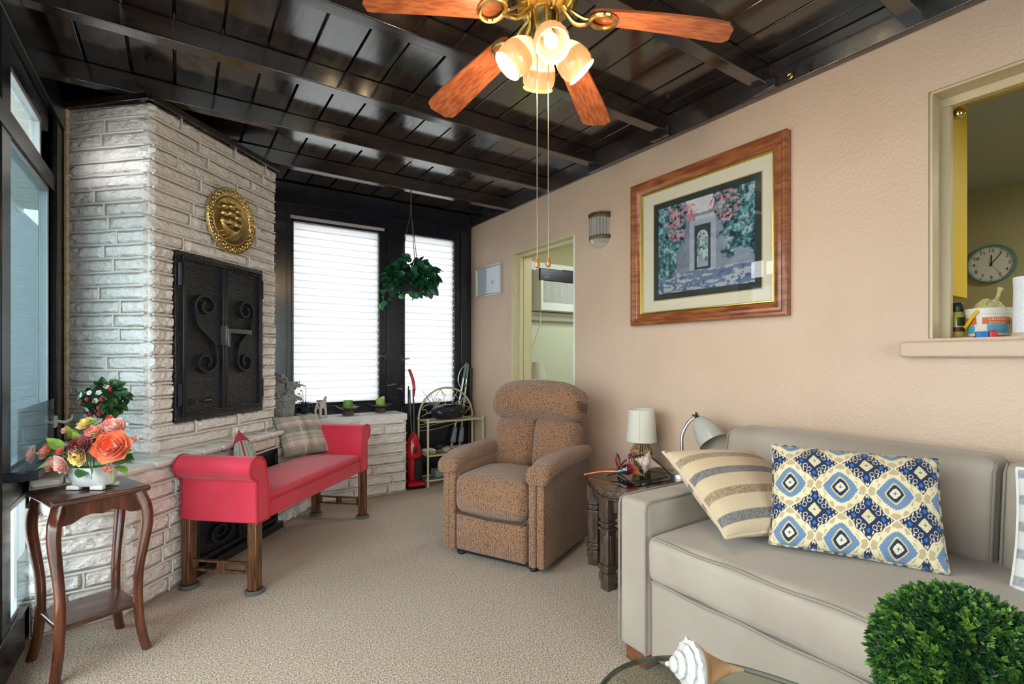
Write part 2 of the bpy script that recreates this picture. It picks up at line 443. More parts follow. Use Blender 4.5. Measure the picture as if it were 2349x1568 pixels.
def louvre_window(n, W, slats, handles):
    x0, x1, z0, z1 = W
    p = thing('window_%d' % n, '', '', (0, 0, 0)); del p['label']; del p['category']; p['kind'] = 'structure'
    f = MB()
    f.ext((x0, YB - 0.006, z0), (x0 + 0.018, YB + 0.07, z1)); f.ext((x1 - 0.03, YB - 0.006, z0), (x1, YB + 0.07, z1))
    f.ext((x0, YB - 0.006, z0), (x1, YB + 0.07, z0 + 0.018)); f.ext((x0, YB - 0.006, z1 - 0.014), (x1, YB + 0.07, z1))
    f.obj('window_frame', m_black, p, bevel=0.002)
    g = MB(); g.ext((x1 - 0.022, YB + 0.0, z0 + 0.02), (x1 - 0.008, YB + 0.02, z1 - 0.02))
    g.obj('side_channel', m_alu, p)
    if n == 1:
        MB().ext((x0 - 0.01, YB - 0.03, z1 + 0.004), (x1 + 0.01, YB - 0.006, z1 + 0.028)).obj('head_rail', mat('pale_rail', (0.5, 0.46, 0.44), 0.4), p, bevel=0.002)
    zz = z1 - 0.012; pit = (z1 - z0 - 0.03) / slats
    s = MB(); s.box((0, 0, 0), (x1 - x0 - 0.046, 0.004, pit + 0.0035))
    m0 = s.obj('louvre_slat', m_louvre, p, loc=((x0 + x1) / 2 - 0.006, YB + 0.035, z0 + 0.018 + pit * 0.5), rot=(R(-9), 0, 0))
    for k in range(1, slats):
        inst(m0, 'louvre_slat', p, ((x0 + x1) / 2 - 0.006, YB + 0.035, z0 + 0.018 + pit * (k + 0.5)), (R(-9), 0, 0))
    c = MB(); c.box((0, 0, 0), (0.01, 0.016, 0.014))
    c0 = c.obj('clip', m_chrome, p, loc=(x1 - 0.03, YB + 0.012, z0 + 0.02 + pit * 0.5))
    for k in range(1, slats):
        inst(c0, 'clip', p, (x1 - 0.03, YB + 0.012, z0 + 0.02 + pit * (k + 0.5)))
    for (hx, hz, sg) in handles:
        h = MB(); h.ext((hx - 0.012, YB - 0.03, hz - 0.03), (hx + 0.012, YB - 0.004, hz + 0.045))
        ho = h.obj('operator', mat('dark_metal', (0.05, 0.05, 0.06), 0.3, metal=0.8), p, bevel=0.003)
        MB().tube([(hx, YB - 0.03, hz), (hx + sg * 0.02, YB - 0.05, hz + 0.004), (hx + sg * 0.055, YB - 0.055, hz + 0.014), (hx + sg * 0.065, YB - 0.055, hz + 0.008)], 0.005, 6).obj('crank', m_steel, ho)
    return p
louvre_window(1, W1, 25, [(1.56, 1.155, -1), (1.575, 0.90, 1)])
louvre_window(2, W2, 26, [(1.708, 1.13, 1), (1.71, 0.86, -1)])

# left wall: black framing with bays of windows
w = MB(); a, b = XL - 0.035, XL
def lw(y0, z0, y1, z1, x0=None, x1=None): w.ext((a if x0 is None else x0, y0, z0), (b if x1 is None else x1, y1, z1))
lw(3.24, 0, YB, ZC)
lw(YF - 0.1, 2.235, YB, ZC); lw(YF - 0.1, 0, YB, 0.16); lw(YF - 0.1, 1.965, YB, 2.045, x1=XL + 0.012); lw(YF - 0.1, 0.60, YB, 0.725)
prev = YF - 0.1
for y0, y1 in sorted(BAYS):
    lw(prev, 0, y0, ZC); prev = y1
    lw(y1 - 0.42 if y0 > 2 else y1 - 0.03, 0.1, y1, 0.65)
lw(prev, 0, 3.3, ZC)
struct(w.obj('wall_left', m_black, smooth=0))
t = MB(); t.ext((XL, 3.33, 0.0), (XL + 0.02, 3.50, 2.45)); t.ext((XL, 2.44, 0), (XL + 0.008, 2.555, 2.42)); t.ext((XL, 2.5, 0.70), (XL + 0.09, 3.40, 0.735)); t.ext((XL, -1.6, 2.33), (XL + 0.03, 3.5, 2.485))
t.ext((XL, -1.6, 0), (XL + 0.015, 2.72, 0.16))
struct(t.obj('trim_7', m_black, bevel=0.004))

def left_window(n, y0, y1, z0, z1, screen=False, latch=None):
    p = thing('window_%d' % n, '', ''); del p['label']; del p['category']; p['kind'] = 'structure'
    x = XL - 0.018
    f = MB(); e = 0.022
    f.ext((x - 0.012, y0, z0), (x + 0.02, y0 + e, z1)); f.ext((x - 0.012, y1 - e, z0), (x + 0.02, y1, z1))
    f.ext((x - 0.015, y0 + e, z0), (x + 0.02, y1 - e, z0 + e)); f.ext((x - 0.015, y0 + e, z1 - e), (x + 0.02, y1 - e, z1))
    f.obj('window_frame', m_alu, p, bevel=0.002)
    MB().ext((x - 0.003, y0 + e, z0 + e), (x + 0.001, y1 - e, z1 - e)).obj('pane', m_glass, p)
    if screen:
        MB().ext((x + 0.012, y0 + e, z0 + e), (x + 0.0125, y1 - e, z1 - e)).obj('screen', m_screen, p)
    if latch:
        ly, lz = latch
        q = MB(); q.rbox((XL + 0.012, ly, lz), (0.02, 0.05, 0.06), 0.009, 2)
        q.tube([(XL + 0.02, ly - 0.02, lz + 0.004), (XL + 0.05, ly - 0.01, lz - 0.004), (XL + 0.07, ly + 0.03, lz + 0.004), (XL + 0.07, ly + 0.05, lz + 0.02)], [0.008, 0.008, 0.007, 0.006], 6)
        q.obj('latch', m_white, p)
    return p
k = 3
for i, (y0, y1) in enumerate(BAYS):
    left_window(k, y0, y1, 0.725, 1.965, i < 1, (3.31, 0.835) if i == 0 else None); k += 1
    left_window(k, y0, y1 - (0.16 if i == 0 else 0), 2.045, 2.235); k += 1
    left_window(k, y0, y1 - (0.42 if i == 0 else 0.03), 0.16, 0.60, False, (2.86, 0.335) if i == 0 else None); k += 1
# wall behind the camera, three tall windows
w = MB(); a, b = YF - 0.1, YF; prev = XL - 0.1
for x0, x1 in FBAYS:
    w.ext((prev, a, 0), (x0, b, ZC + 0.05)); w.ext((x0, a, 0), (x1, b, 0.45)); w.ext((x0, a, 2.05), (x1, b, ZC + 0.05)); w.ext((x0, a, 1.2), (x1, b, 1.27)); prev = x1
w.ext((prev, a, 0), (XR + T, b, ZC + 0.05))
struct(w.obj('wall_front', m_black, smooth=0))
for x0, x1 in FBAYS:
    p = thing('window_%d' % k, '', ''); del p['label']; del p['category']; p['kind'] = 'structure'; k += 1
    MB().ext((x0, YF - 0.06, 0.45), (x1, YF - 0.056, 1.2)).obj('pane', m_glass, p)
    MB().ext((x0, YF - 0.06, 1.27), (x1, YF - 0.056, 2.05)).obj('pane', m_glass, p)

# ceiling: slab, boards, beams
cl = struct(MB().ext((XL - 0.12, YF - 0.1, ZC + 0.03), (XR + T, YB + 0.12, ZC + 0.09)).obj('ceiling', m_ceil, smooth=0))
bw = 0.1785; nb = 17
s = MB(); s.box((0, 0, 0), (bw - 0.006, YB - YF - 0.002, 0.03))
b0 = s.obj('board', m_ceil, cl, bevel=0.004, loc=(XL - 0.03 + bw / 2, (YB + YF) / 2, ZC + 0.015))
for i in range(1, nb):
    o = inst(b0, 'board', cl, (XL - 0.03 + bw * (i + 0.5), (YB + YF) / 2, ZC + 0.015 + 0.0015 * (i % 3)))
    mm = o.modifiers.new('bevel', 'BEVEL'); mm.width = 0.004; mm.segments = 1
s = MB(); s.box((0, 0, 0), (XR - XL + 0.05, 0.068, ZC - ZB))
bm0 = None
for i in range(9):
    y = 0.77 + 0.606 * (i - 3)
    if bm0 is None:
        bm0 = s.obj('beam', m_beam, cl, bevel=0.004, loc=((XL + XR) / 2, y, (ZB + ZC) / 2))
    else:
        o = inst(bm0, 'beam', cl, ((XL + XR) / 2, y, (ZB + ZC) / 2)); mm = o.modifiers.new('bevel', 'BEVEL'); mm.width = 0.004; mm.segments = 2

# rooms beyond the doorway and the hatch
m_green = mat('pale_green_plaster', (0.60, 0.66, 0.52), 0.7, bump=0.25, bscale=40, bdist=0.006, coord='pos')
m_olive = mat('olive_plaster', (0.40, 0.38, 0.20), 0.7, coord='pos')
m_kceil = mat('grey_green_ceiling', (0.33, 0.38, 0.34), 0.7, coord='pos')
struct(MB().ext((XR + T, YB, 0), (5.0, YB + 0.1, 2.5)).obj('wall_beyond', m_green, smooth=0))
struct(MB().ext((4.9, YF, 0), (5.0, YB, 2.5)).obj('wall_far', m_olive, smooth=0))
struct(MB().ext((XR + T, 2.25, 0), (4.9, 2.33, 2.4)).obj('wall_divider', m_olive, smooth=0))
struct(MB().ext((XR + T, YF - 0.1, 0), (5.0, YF, 2.5)).obj('wall_kitchen', m_olive, smooth=0))
struct(MB().ext((XR + T, YF - 0.1, 2.37), (5.0, 2.30, 2.45)).obj('ceiling_kitchen', m_kceil, smooth=0))
struct(MB().ext((XR + T, 2.30, 2.6), (5.0, YB + 0.1, 2.68)).obj('ceiling_bedroom', m_olive, smooth=0))
def room_fill_lamp(name, label, loc, power, col):  # out-of-view fill lamp with a glowing bowl, added only to brighten a side room
    p = thing(name, label, 'lamp', loc)
    MB().lathe([(0.16, 0.0), (0.165, -0.02), (0.12, -0.055), (0.03, -0.07)], 24, cap0=True).obj('shade', mat('fill_lamp_bowl', (0.9, 0.88, 0.8), 0.4, emis=1.0, emcol=col), p)
    d = bpy.data.lights.new('fill_light', 'AREA'); d.shape = 'DISK'; d.size = 0.3; d.energy = power; d.color = col
    o = bpy.data.objects.new('fill_light', d); COL.objects.link(o); o.parent = p; o.location = (0, 0, -0.09)
room_fill_lamp('fill_lamp', 'unseen fill lamp added to brighten the kitchen beyond the hatch', (3.9, -0.4, 2.37), 55, (1.0, 0.93, 0.72))
room_fill_lamp('fill_lamp', 'unseen fill lamp added to brighten the room beyond the doorway', (3.9, 3.2, 2.6), 34, (0.93, 1.0, 0.92))  # added area lamp in place of this room's unseen window daylight

# neighbouring house outside the left windows
m_siding = mat('grey_blue_siding', (0.25, 0.285, 0.30), 0.5, coord='pos')
m_soffit = mat('white_vinyl_soffit', (0.74, 0.76, 0.72), 0.5, coord='pos')
nh = thing('neighbour_house', 'grey neighbouring house with horizontal siding seen through the side windows', 'house', (-1.9, 0, -0.4))
MB().ext((-0.4, 7.4, 0), (0, 15.0, 3.7)).obj('wall', m_siding, nh)
s = MB(); s.box((0, 0, 0), (0.02, 7.5, 0.205))
s0 = s.obj('siding_board', m_siding, nh, loc=(0.018, 11.2, 0.10), rot=(0, R(6), 0))
for i in range(1, 19):
    inst(s0, 'siding_board', nh, (0.018, 11.2, 0.10 + 0.19 * i), (0, R(6), 0))
MB().ext((0.0, 7.36, 0), (0.05, 7.5, 3.7)).obj('corner_board', m_white, nh)
ev = thing('roof_eave', 'white ventilated soffit boards of the roof eave above the side windows', 'eave', (0, 0, 0))
s = MB(); s.box((0, 0, 0), (0.5, 0.145, 0.014)); s0 = s.obj('soffit_board', m_soffit, ev, loc=(XL - 0.37, 1.6, 2.47), rot=(R(3), 0, 0))
for i in range(1, 30): inst(s0, 'soffit_board', ev, (XL - 0.37, 1.6 + 0.152 * i, 2.47), (R(3), 0, 0))
MB().ext((XL - 0.65, 1.5, 2.42), (XL - 0.62, 6.1, 2.56)).obj('fascia', m_white, ev)

# ================================================================== FIREPLACE
fp = thing('fireplace', 'white painted brick corner fireplace and chimney breast with tiled ledge', 'fireplace', (0, 0, 0))
VAR = []
for k in range(6):
    g = MB(); nx, nz = 12, 5
    ph = [random.uniform(0, 6) for _ in range(8)]
    def fr(u, v):
        e = min(min(u, 1 - u) * 16, min(v, 1 - v) * 5.5, 1.0)
        d = 0.52 + 0.26 * math.sin(9 * u + ph[0] + 3 * v) * math.sin(4 * v + ph[1]) + 0.2 * math.sin(21 * u + ph[2] - 6 * v) + random.uniform(-0.13, 0.13)
        return (u - 0.5, -max(0.12, (0.35 + 0.65 * e ** 0.5) * (0.62 + 0.38 * d)), v - 0.5)
    g.grid(fr, nx, nz)
    W_ = nx + 1
    ring = [i for i in range(W_)] + [j * W_ + nx for j in range(1, nz + 1)] + [nz * W_ + i for i in range(nx - 1, -1, -1)] + [j * W_ for j in range(nz - 1, 0, -1)]
    b_ = len(g.v)
    for i in ring: g.v.append((g.v[i][0], 0.0, g.v[i][2]))
    n_ = len(ring)
    for q in range(n_): g.f.append((ring[q], ring[(q + 1) % n_], b_ + (q + 1) % n_, b_ + q)[::-1])
    me = bpy.data.meshes.new('brick'); me.from_pydata(g.v, [], g.f); me.materials.append(m_brick)
    me.polygons.foreach_set('use_smooth', [True] * len(me.polygons)); me.set_sharp_from_angle(angle=R(60)); me.update()
    VAR.append(me)

def lay(P0, P1, z0, z1, rowh, dep=0.030, lens=(0.2, 0.42), holes=(), joint=0.0085, ex0=0.0, ex1=0.0, beads=True):
    """bricks on the outer face of the vertical wall P0->P1 (outside is to the right-hand side of the direction)"""
    P0 = Vector((P0[0], P0[1])); P1 = Vector((P1[0], P1[1])); d = P1 - P0; L = d.length; d.normalize()
    ang = math.atan2(d.y, d.x)
    rows = round((z1 - z0) / rowh); rh = (z1 - z0) / rows
    bead = MB(); nn_ = Vector((d.y, -d.x)) * dep * 0.78
    for r_ in range(rows):
        a_, b_ = z0 + r_ * rh, z0 + (r_ + 1) * rh
        segs = [(-ex0, L + ex1)]
        for (h0, h1, k0, k1) in holes:
            if b_ > k0 + 0.3 * rh and a_ < k1 - 0.3 * rh:
                ns = []
                for (p, q) in segs:
                    if h1 <= p or h0 >= q: ns.append((p, q)); continue
                    if h0 - p > 0.03: ns.append((p, h0))
                    if q - h1 > 0.03: ns.append((h1, q))
                segs = ns
        for (p, q) in segs:
            if r_ > 0:
                w0 = P0 + d * (p + 0.012) + nn_; w1 = P0 + d * (q - 0.014) + nn_; k_ = max(2, int((q - p) / 0.09)); amp = 0.0022
                bead.tube([(w0.x + (w1.x - w0.x) * i / k_, w0.y + (w1.y - w0.y) * i / k_, a_ + random.uniform(-amp, amp)) for i in range(k_ + 1)], 0.0058, 6)
            s_ = p; first = True
            while s_ < q - 1e-4:
                l_ = random.uniform(*lens)
                if first: l_ *= random.uniform(0.45, 1.0); first = False
                if q - s_ - l_ < 0.1: l_ = q - s_
                c = P0 + d * (s_ + l_ / 2)
                o = bpy.data.objects.new('brick', random.choice(VAR)); COL.objects.link(o); o.parent = fp
                o.location = (c.x, c.y, (a_ + b_) / 2); o.rotation_euler = (0, 0, ang)
                o.scale = ((l_ - joint) * random.choice((-1, 1)) if False else (l_ - joint), dep * random.uniform(0.85, 1.2), rh - joint)
                s_ += l_
                if s_ < q - 0.01:
                    w0 = P0 + d * s_ + nn_ * 0.85
                    bead.tube([(w0.x, w0.y, a_), (w0.x + d.x * 0.002, w0.y + d.y * 0.002, (a_ + b_) / 2), (w0.x, w0.y, b_)], 0.005, 5)
    bead.obj('mortar', m_mortar, fp)['kind'] = 'stuff'
A = Vector((-0.12, 3.155)); Bp = Vector((0.545, 3.838)); n45 = Vector((Bp.y - A.y, -(Bp.x - A.x))).normalized(); t45 = (Bp - A).normalized()
Cp = A - n45 * 0.52
E1 = Vector((-0.20, 2.83)); E2 = Vector((0.885, 4.105)); E0 = Vector((XL + 0.012, 2.80)); E3 = Vector((1.625, 4.105))
ZL = 0.645
def inset(p, q, k=0.024):      # mortar core slightly behind the brick faces
    return p
core = MB()
core.prism([tuple(A), tuple(Bp), tuple(Bp - n45 * 0.5), (XL + 0.012, YB - 0.1), (XL + 0.012, Cp.y)], ZL, 2.455)
Bb = Bp - n45 * 0.02
core.prism([tuple(E0), tuple(E1), tuple(E2), tuple(E3), (1.625, YB), (XL + 0.012, YB)], 0, ZL - 0.02)
core.obj('core', m_mortar, fp, smooth=0)
L45 = (Bp - A).length
DOOR = (0.125, 0.82, 0.80, 1.735)
lay(A, Bp, ZL + 0.012, 2.448, 0.0725, lens=(0.28, 0.6), holes=[DOOR], ex0=0.016, ex1=0.012)
lay(Cp, A, ZL + 0.012, 2.448, 0.0725, lens=(0.3, 0.7), ex1=0.004)
lay(Bp, Bp - n45 * 0.35, ZL + 0.012, 2.448, 0.0725)
LB = (E2 - E1).length; tB = (E2 - E1).normalized(); nB = Vector((tB.y, -tB.x))
off = (Vector((-0.013, 3.04)) - E1).dot(tB)
FB = (off + 0.10, off + 0.875, -0.1, 0.555)
lay(E1, E2, 0.004, ZL - 0.02, 0.077, lens=(0.25, 0.48), holes=[FB], dep=0.028)
lay(E0, E1, 0.004, ZL - 0.02, 0.077, lens=(0.16, 0.3), dep=0.028)
lay(E2, E3, 0.004, 0.665, 0.083, lens=(0.28, 0.5), dep=0.03, ex1=0.01)
lay(E3, Vector((1.625, YB - 0.05)), 0.004, 0.665, 0.083, lens=(0.28, 0.5), dep=0.02)
# ledge: glazed tiles along the left return and the diagonal, painted slab below the window
m_tile = mat('white_glazed_tile', (0.74, 0.71, 0.68), 0.12, bump=0.05, bscale=30, coord='pos', coat=0.4)
def ledge(P0, P1, depth, tile, z0, z1, over=0.045):
    d = (P1 - P0); L = d.length; d.normalize(); n = Vector((d.y, -d.x)); k = max(1, round(L / tile)); t = L / k
    ang = math.atan2(d.y, d.x)
    s = MB(); s.rbox((0, 0, 0), (t - 0.004, depth + over, z1 - z0), 0.014, 1)
    o0 = None
    for i in range(k):
        c = P0 + d * (t * (i + 0.5)) + n * (over - (depth + over) / 2)
        if o0 is None: o0 = s.obj('ledge_tile', m_tile, fp, loc=(c.x, c.y, (z0 + z1) / 2), rot=(0, 0, ang))
        else: inst(o0, 'ledge_tile', fp, (c.x, c.y, (z0 + z1) / 2), (0, 0, ang))
ledge(E1 - tB * 0.03, E2 - tB * 0.02, 0.09, 0.15, ZL - 0.02, ZL + 0.012)
ledge(E0, E1 + Vector((0.02, 0)), 0.22, 0.13, ZL - 0.02, ZL + 0.010)
sl = MB(); sl.prism([(0.80, 4.085), (1.64, 4.085), (1.64, YB - 0.03), (0.35, YB - 0.03), (0.35, 4.05), (0.5, 4.0)], ZL - 0.03, 0.672)
sl.obj('ledge_slab', mat('white_ledge_paint', (0.72, 0.70, 0.68), 0.3, bump=0.3, bscale=25, bdist=0.006, coord='pos'), fp, bevel=0.006)
sl = MB(); q = [A, A - n45 * -0.0, Bp]
sl.prism([tuple(E1 + Vector((0.02, 0.03))), tuple(E2 + Vector((-0.03, 0.0))), (0.45, 4.2), (XL + 0.02, 3.6), (XL + 0.02, 2.83)], ZL - 0.02, ZL + 0.004)
sl.obj('ledge_bed', m_tile, fp, smooth=0)
# dark trim strip at the top and cream bead in the corner
t = MB(); e = 0.03
for (p, q) in ((A, Bp), (Cp, A)):
    dd = (q - p).normalized(); nn = Vector((dd.y, -dd.x)); ln = (q - p).length
    c = (p + q) / 2 + nn * 0.02
    t.box((c.x, c.y, 2.466), (ln + 0.06, 0.05, 0.034), rz=math.atan2(dd.y, dd.x))
t.obj('top_trim', m_beam, fp, bevel=0.003)
m_bead = mat('old_cream_paint', (0.46, 0.35, 0.20), 0.5, col2=(0.60, 0.50, 0.33), nscale=30, coord='pos')
MB().tube([(-0.485, 3.475, ZL), (-0.485, 3.477, 1.5), (-0.485, 3.475, 2.445)], 0.014, 8).obj('corner_bead', m_bead, fp)

# black iron oven doors on the chimney breast; local x along the wall, y out of the wall negative
m_iron = mat('black_iron_paint', (0.010, 0.012, 0.015), 0.18, bump=1.0, bscale=85, bdist=0.010, spec=0.8)
m_iron2 = mat('black_iron_bar', (0.012, 0.014, 0.018), 0.25, spec=0.6)
def frame45(origin, ang):
    return Matrix.Translation((origin.x, origin.y, 0)) @ Matrix.Rotation(ang, 4, 'Z')
a45 = math.atan2(t45.y, t45.x)
x0, x1, z0, z1 = DOOR
dr = MB(); dr.ext((x0, -0.028, z0), (x1, 0.01, z1))
door = dr.obj('oven_doors', m_iron, fp, loc=(A.x, A.y, 0), rot=(0, 0, a45), bevel=0.003)
g = MB(); xm = 0.468
for (p, q) in (((x0 + 0.035, z0 + 0.03), (xm - 0.002, z1 - 0.03)), ((xm + 0.002, z0 + 0.03), (x1 - 0.03, z1 - 0.03))):
    for bx in ((p[0], p[1], q[0], p[1] + 0.022), (p[0], q[1] - 0.022, q[0], q[1]), (p[0], p[1] + 0.022, p[0] + 0.022, q[1] - 0.022), (q[0] - 0.022, p[1] + 0.022, q[0], q[1] - 0.022)):
        g.ext((bx[0], -0.046, bx[1]), (bx[2], -0.026, bx[3]))
g.obj('door_frame', m_iron2, door, bevel=0.003)
def scroll(cx, cz, hgt, wid, flip, r0=0.066, tw=0.007, dep=0.022, y=-0.04):
    """S-shaped strap iron scroll"""
    pts = []
    top = cz + hgt / 2 - r0; bot = cz - hgt / 2 + r0
    # upper curl
    for i in range(15):
        t_ = i / 14; a_ = R(20 + 360 * 0.98 * (1 - t_)) ; rr = r0 * (0.36 + 0.64 * t_)
        pts.append((cx + flip * (0.012 + rr * math.cos(a_)), y, top + rr * math.sin(a_)))
    pts = []
    n = 26
    for i in range(n + 1):            # spiral in the top: starts inside, ends on the left going down
        t_ = i / n; a_ = R(-250 + 430 * t_); rr = r0 * (0.30 + 0.70 * t_)
        pts.append((flip * (rr * math.cos(a_)), y, top + rr * math.sin(a_)))
    p_end = pts[-1]
    pts2 = []
    for i in range(n + 1):
        t_ = i / n; a_ = R(-250 + 430 * t_); rr = r0 * (0.30 + 0.70 * t_)
        pts2.append((-flip * (rr * math.cos(a_)), y, bot - rr * math.sin(a_)))
    pts2 = pts2[::-1]
    mid = bez([p_end, (p_end[0] * 0.78, y, top - 0.32 * (top - bot)), (0, y, (top + bot) / 2), (pts2[0][0] * 0.78, y, bot + 0.32 * (top - bot)), pts2[0]], 6)
    path = pts + [tuple(v) for v in mid[1:-1]] + pts2
    return [(cx + p[0] * wid, p[1], p[2]) for p in path]
def strap(path, tw, dep):
    mb = MB(); n = len(path)
    P = [Vector(p) for p in path]
    vs = []; fs = []
    for i in range(n):
        t_ = (P[min(i + 1, n - 1)] - P[max(i - 1, 0)]).normalized(); nn = Vector((t_.z, 0, -t_.x)) * tw / 2
        for (o_, yy) in ((nn, -dep / 2), (-nn, -dep / 2), (-nn, dep / 2), (nn, dep / 2)):
            vs.append((P[i].x + o_.x, P[i].y + yy, P[i].z + o_.z))
    for i in range(n - 1):
        for k_ in range(4):
            l_ = (k_ + 1) % 4; fs.append((i * 4 + k_, i * 4 + l_, (i + 1) * 4 + l_, (i + 1) * 4 + k_))
    fs.append((0, 1, 2, 3)); fs.append(((n - 1) * 4 + 3, (n - 1) * 4 + 2, (n - 1) * 4 + 1, (n - 1) * 4))
    mb.add(vs, fs); return mb
strap(scroll(0.315, 1.285, 0.45, 1.22, 1), 0.013, 0.026).obj('scroll', m_iron2, door)
strap(scroll(0.632, 1.285, 0.45, 1.05, -1), 0.013, 0.026).obj('scroll', m_iron2, door)
g = MB(); g.ext((0.445, -0.062, 1.295), (0.475, -0.04, 1.325)); g.ext((0.44, -0.07, 1.225), (0.458, -0.03, 1.34)); g.ext((0.45, -0.075, 1.298), (0.655, -0.064, 1.324)); g.ext((0.585, -0.066, 1.302), (0.6, -0.04, 1.32))
g.ext((0.452, -0.075, 1.215), (0.472, -0.064, 1.305))
g.obj('latch', mat('grey_iron', (0.16, 0.17, 0.18), 0.3, metal=0.7), door, bevel=0.002)
for hz in (1.60, 0.95):
    for hx in (x0 + 0.022, x1 - 0.02):
        MB().tube([(hx, -0.036, hz - 0.06), (hx, -0.036, hz + 0.06)], 0.011, 8).obj('hinge', m_iron2, door)
for hx in (0.235, 0.36):
    MB().lathe([(0.021, 0), (0.021, 0.004)], 16, Matrix.Translation((hx, -0.027, 0.905)) @ Matrix.Rotation(R(90), 4, 'X')).obj('vent_hole', m_rubber, door)
MB().tube([(0.30, -0.036, 0.905), (0.355, -0.036, 0.905)], [0.006, 0.011], 8).obj('vent_slider', m_iron2, door)
# firebox doors in the base
aB = math.atan2(tB.y, tB.x)
fx0, fx1 = FB[0], FB[1]
f_ = MB(); f_.ext((fx0, -0.012, 0.005), (fx1, 0.01, 0.55)); f_.ext((fx0 - 0.02, -0.05, 0.002), (fx1 + 0.01, -0.012, 0.05))
fb = f_.obj('firebox_doors', m_iron, fp, loc=(E1.x, E1.y, 0), rot=(0, 0, aB), bevel=0.004)
g = MB(); fm = (fx0 + fx1) / 2
for (p, q) in ((fx0 + 0.02, fm - 0.004), (fm + 0.004, fx1 - 0.02)):
    for bx in ((p, 0.06, q, 0.085), (p, 0.515, q, 0.54), (p, 0.085, p + 0.025, 0.515), (q - 0.025, 0.085, q, 0.515)):
        g.ext((bx[0], -0.03, bx[1]), (bx[2], -0.01, bx[3]))
g.obj('door_frame', m_iron2, fb, bevel=0.003)
strap(scroll(fx0 + 0.20, 0.29, 0.36, 1.5, 1, y=-0.024), 0.012, 0.02).obj('scroll', m_iron2, fb)
strap(scroll(fx1 - 0.19, 0.29, 0.36, 1.5, -1, y=-0.024), 0.012, 0.02).obj('scroll', m_iron2, fb)

# ================================================================== RED BENCH
m_red = mat('red_upholstery', (0.62, 0.022, 0.052), 0.58, col2=(0.68, 0.036, 0.072), nscale=3, bump=0.35, bscale=420, bdist=0.002, sheen=0.25, spec=0.3)
m_redpipe = mat('red_piping', (0.50, 0.025, 0.05), 0.6)
m_legwood = mat('brown_leg_wood', (0.060, 0.022, 0.010), 0.3, col2=(0.17, 0.068, 0.026), nscale=12, stretch=(6, 6, 0.6), coat=0.3)
bench = thing('scroll_arm_bench', 'red upholstered scroll-arm bench with dark wooden legs before the fireplace', 'bench', (0.575, 3.295, 0), R(47.3))
SX, SY = 0.585, 0.185
def arm_profile(sg):
    pr = [(0.605, 0.342), (0.605, 0.55)]
    cx, cz, r_ = 0.600, 0.612, 0.056
    for i in range(17):
        a_ = R(-62 + (62 + 98) * i / 16); pr.append((cx + r_ * math.cos(a_) * 1.0, cz + r_ * math.sin(a_)))
    pr += [(0.565, 0.662), (0.540, 0.635), (0.525, 0.58), (0.515, 0.50), (0.510, 0.43), (0.508, 0.342)]
    return [(sg * x, z) for x, z in pr]
def arm(sg):
    pr = arm_profile(sg); g = MB()
    M_ = Matrix(((1, 0, 0, 0), (0, 0, -1, 0), (0, 1, 0, 0), (0, 0, 0, 1)))   # x,z profile -> extrude along y
    g.prism(pr if sg < 0 else pr[::-1], -0.205, 0.205, M_)
    o = g.obj('arm', m_red, bench, smooth=35, bevel=0.008, seg=3)
    for yy in (-0.206, 0.206):
        MB().tube([(x, yy, z) for x, z in pr], 0.0042, 6, closed=True).obj('piping', m_redpipe, o)
    return o
arm(-1); arm(1)
g = MB(); g.rbox((0, 0, 0.385), (1.02, 0.40, 0.09), 0.012, 4)
rail = g.obj('seat_rail', m_red, bench)
for yy in (-0.201, 0.201): MB().tube([(-0.51, yy, 0.43), (0.51, yy, 0.43)], 0.004, 6).obj('piping', m_redpipe, rail)
MB().rbox((0, 0, 0.44), (1.02, 0.395, 0.05), 0.022, 8, crown=(0, 0, 0.022)).obj('seat', m_red, bench)
g = MB()
for sx in (-1, 1):
    for sy in (-1, 1):
        g = MB(); c = (sx * SX, sy * SY * 0.98)
        g.ext((c[0] - 0.024, c[1] - 0.024, 0.016), (c[0] + 0.024, c[1] + 0.024, 0.345))
        for k_ in (-0.012, 0.0, 0.012): g.ext((c[0] - 0.026, c[1] + k_ - 0.003, 0.03), (c[0] + 0.026, c[1] + k_ + 0.003, 0.345))
        lg = g.obj('leg', m_legwood, bench, bevel=0.003)
        MB().lathe([(0.040, 0.0), (0.045, 0.004), (0.045, 0.016), (0.038, 0.02), (0.034, 0.012)], 20, Matrix.Translation((c[0], c[1], 0))).obj('castor_cup', mat('grey_rubber_cup', (0.11, 0.12, 0.12), 0.6, bump=0.4, bscale=200), lg)
    g = MB(); zc = 0.118   # pierced stretcher
    x = sx * SX
    g.ext((x - 0.010, -0.17, zc + 0.017), (x + 0.010, 0.17, zc + 0.028)); g.ext((x - 0.010, -0.17, zc - 0.028), (x + 0.010, 0.17, zc - 0.017))
    for (p, q) in ((-0.17, -0.135), (-0.02, 0.02), (0.135, 0.17)): g.ext((x - 0.010, p, zc - 0.0172), (x + 0.010, q, zc + 0.0172))
    g.obj('stretcher', m_legwood, bench, bevel=0.002)

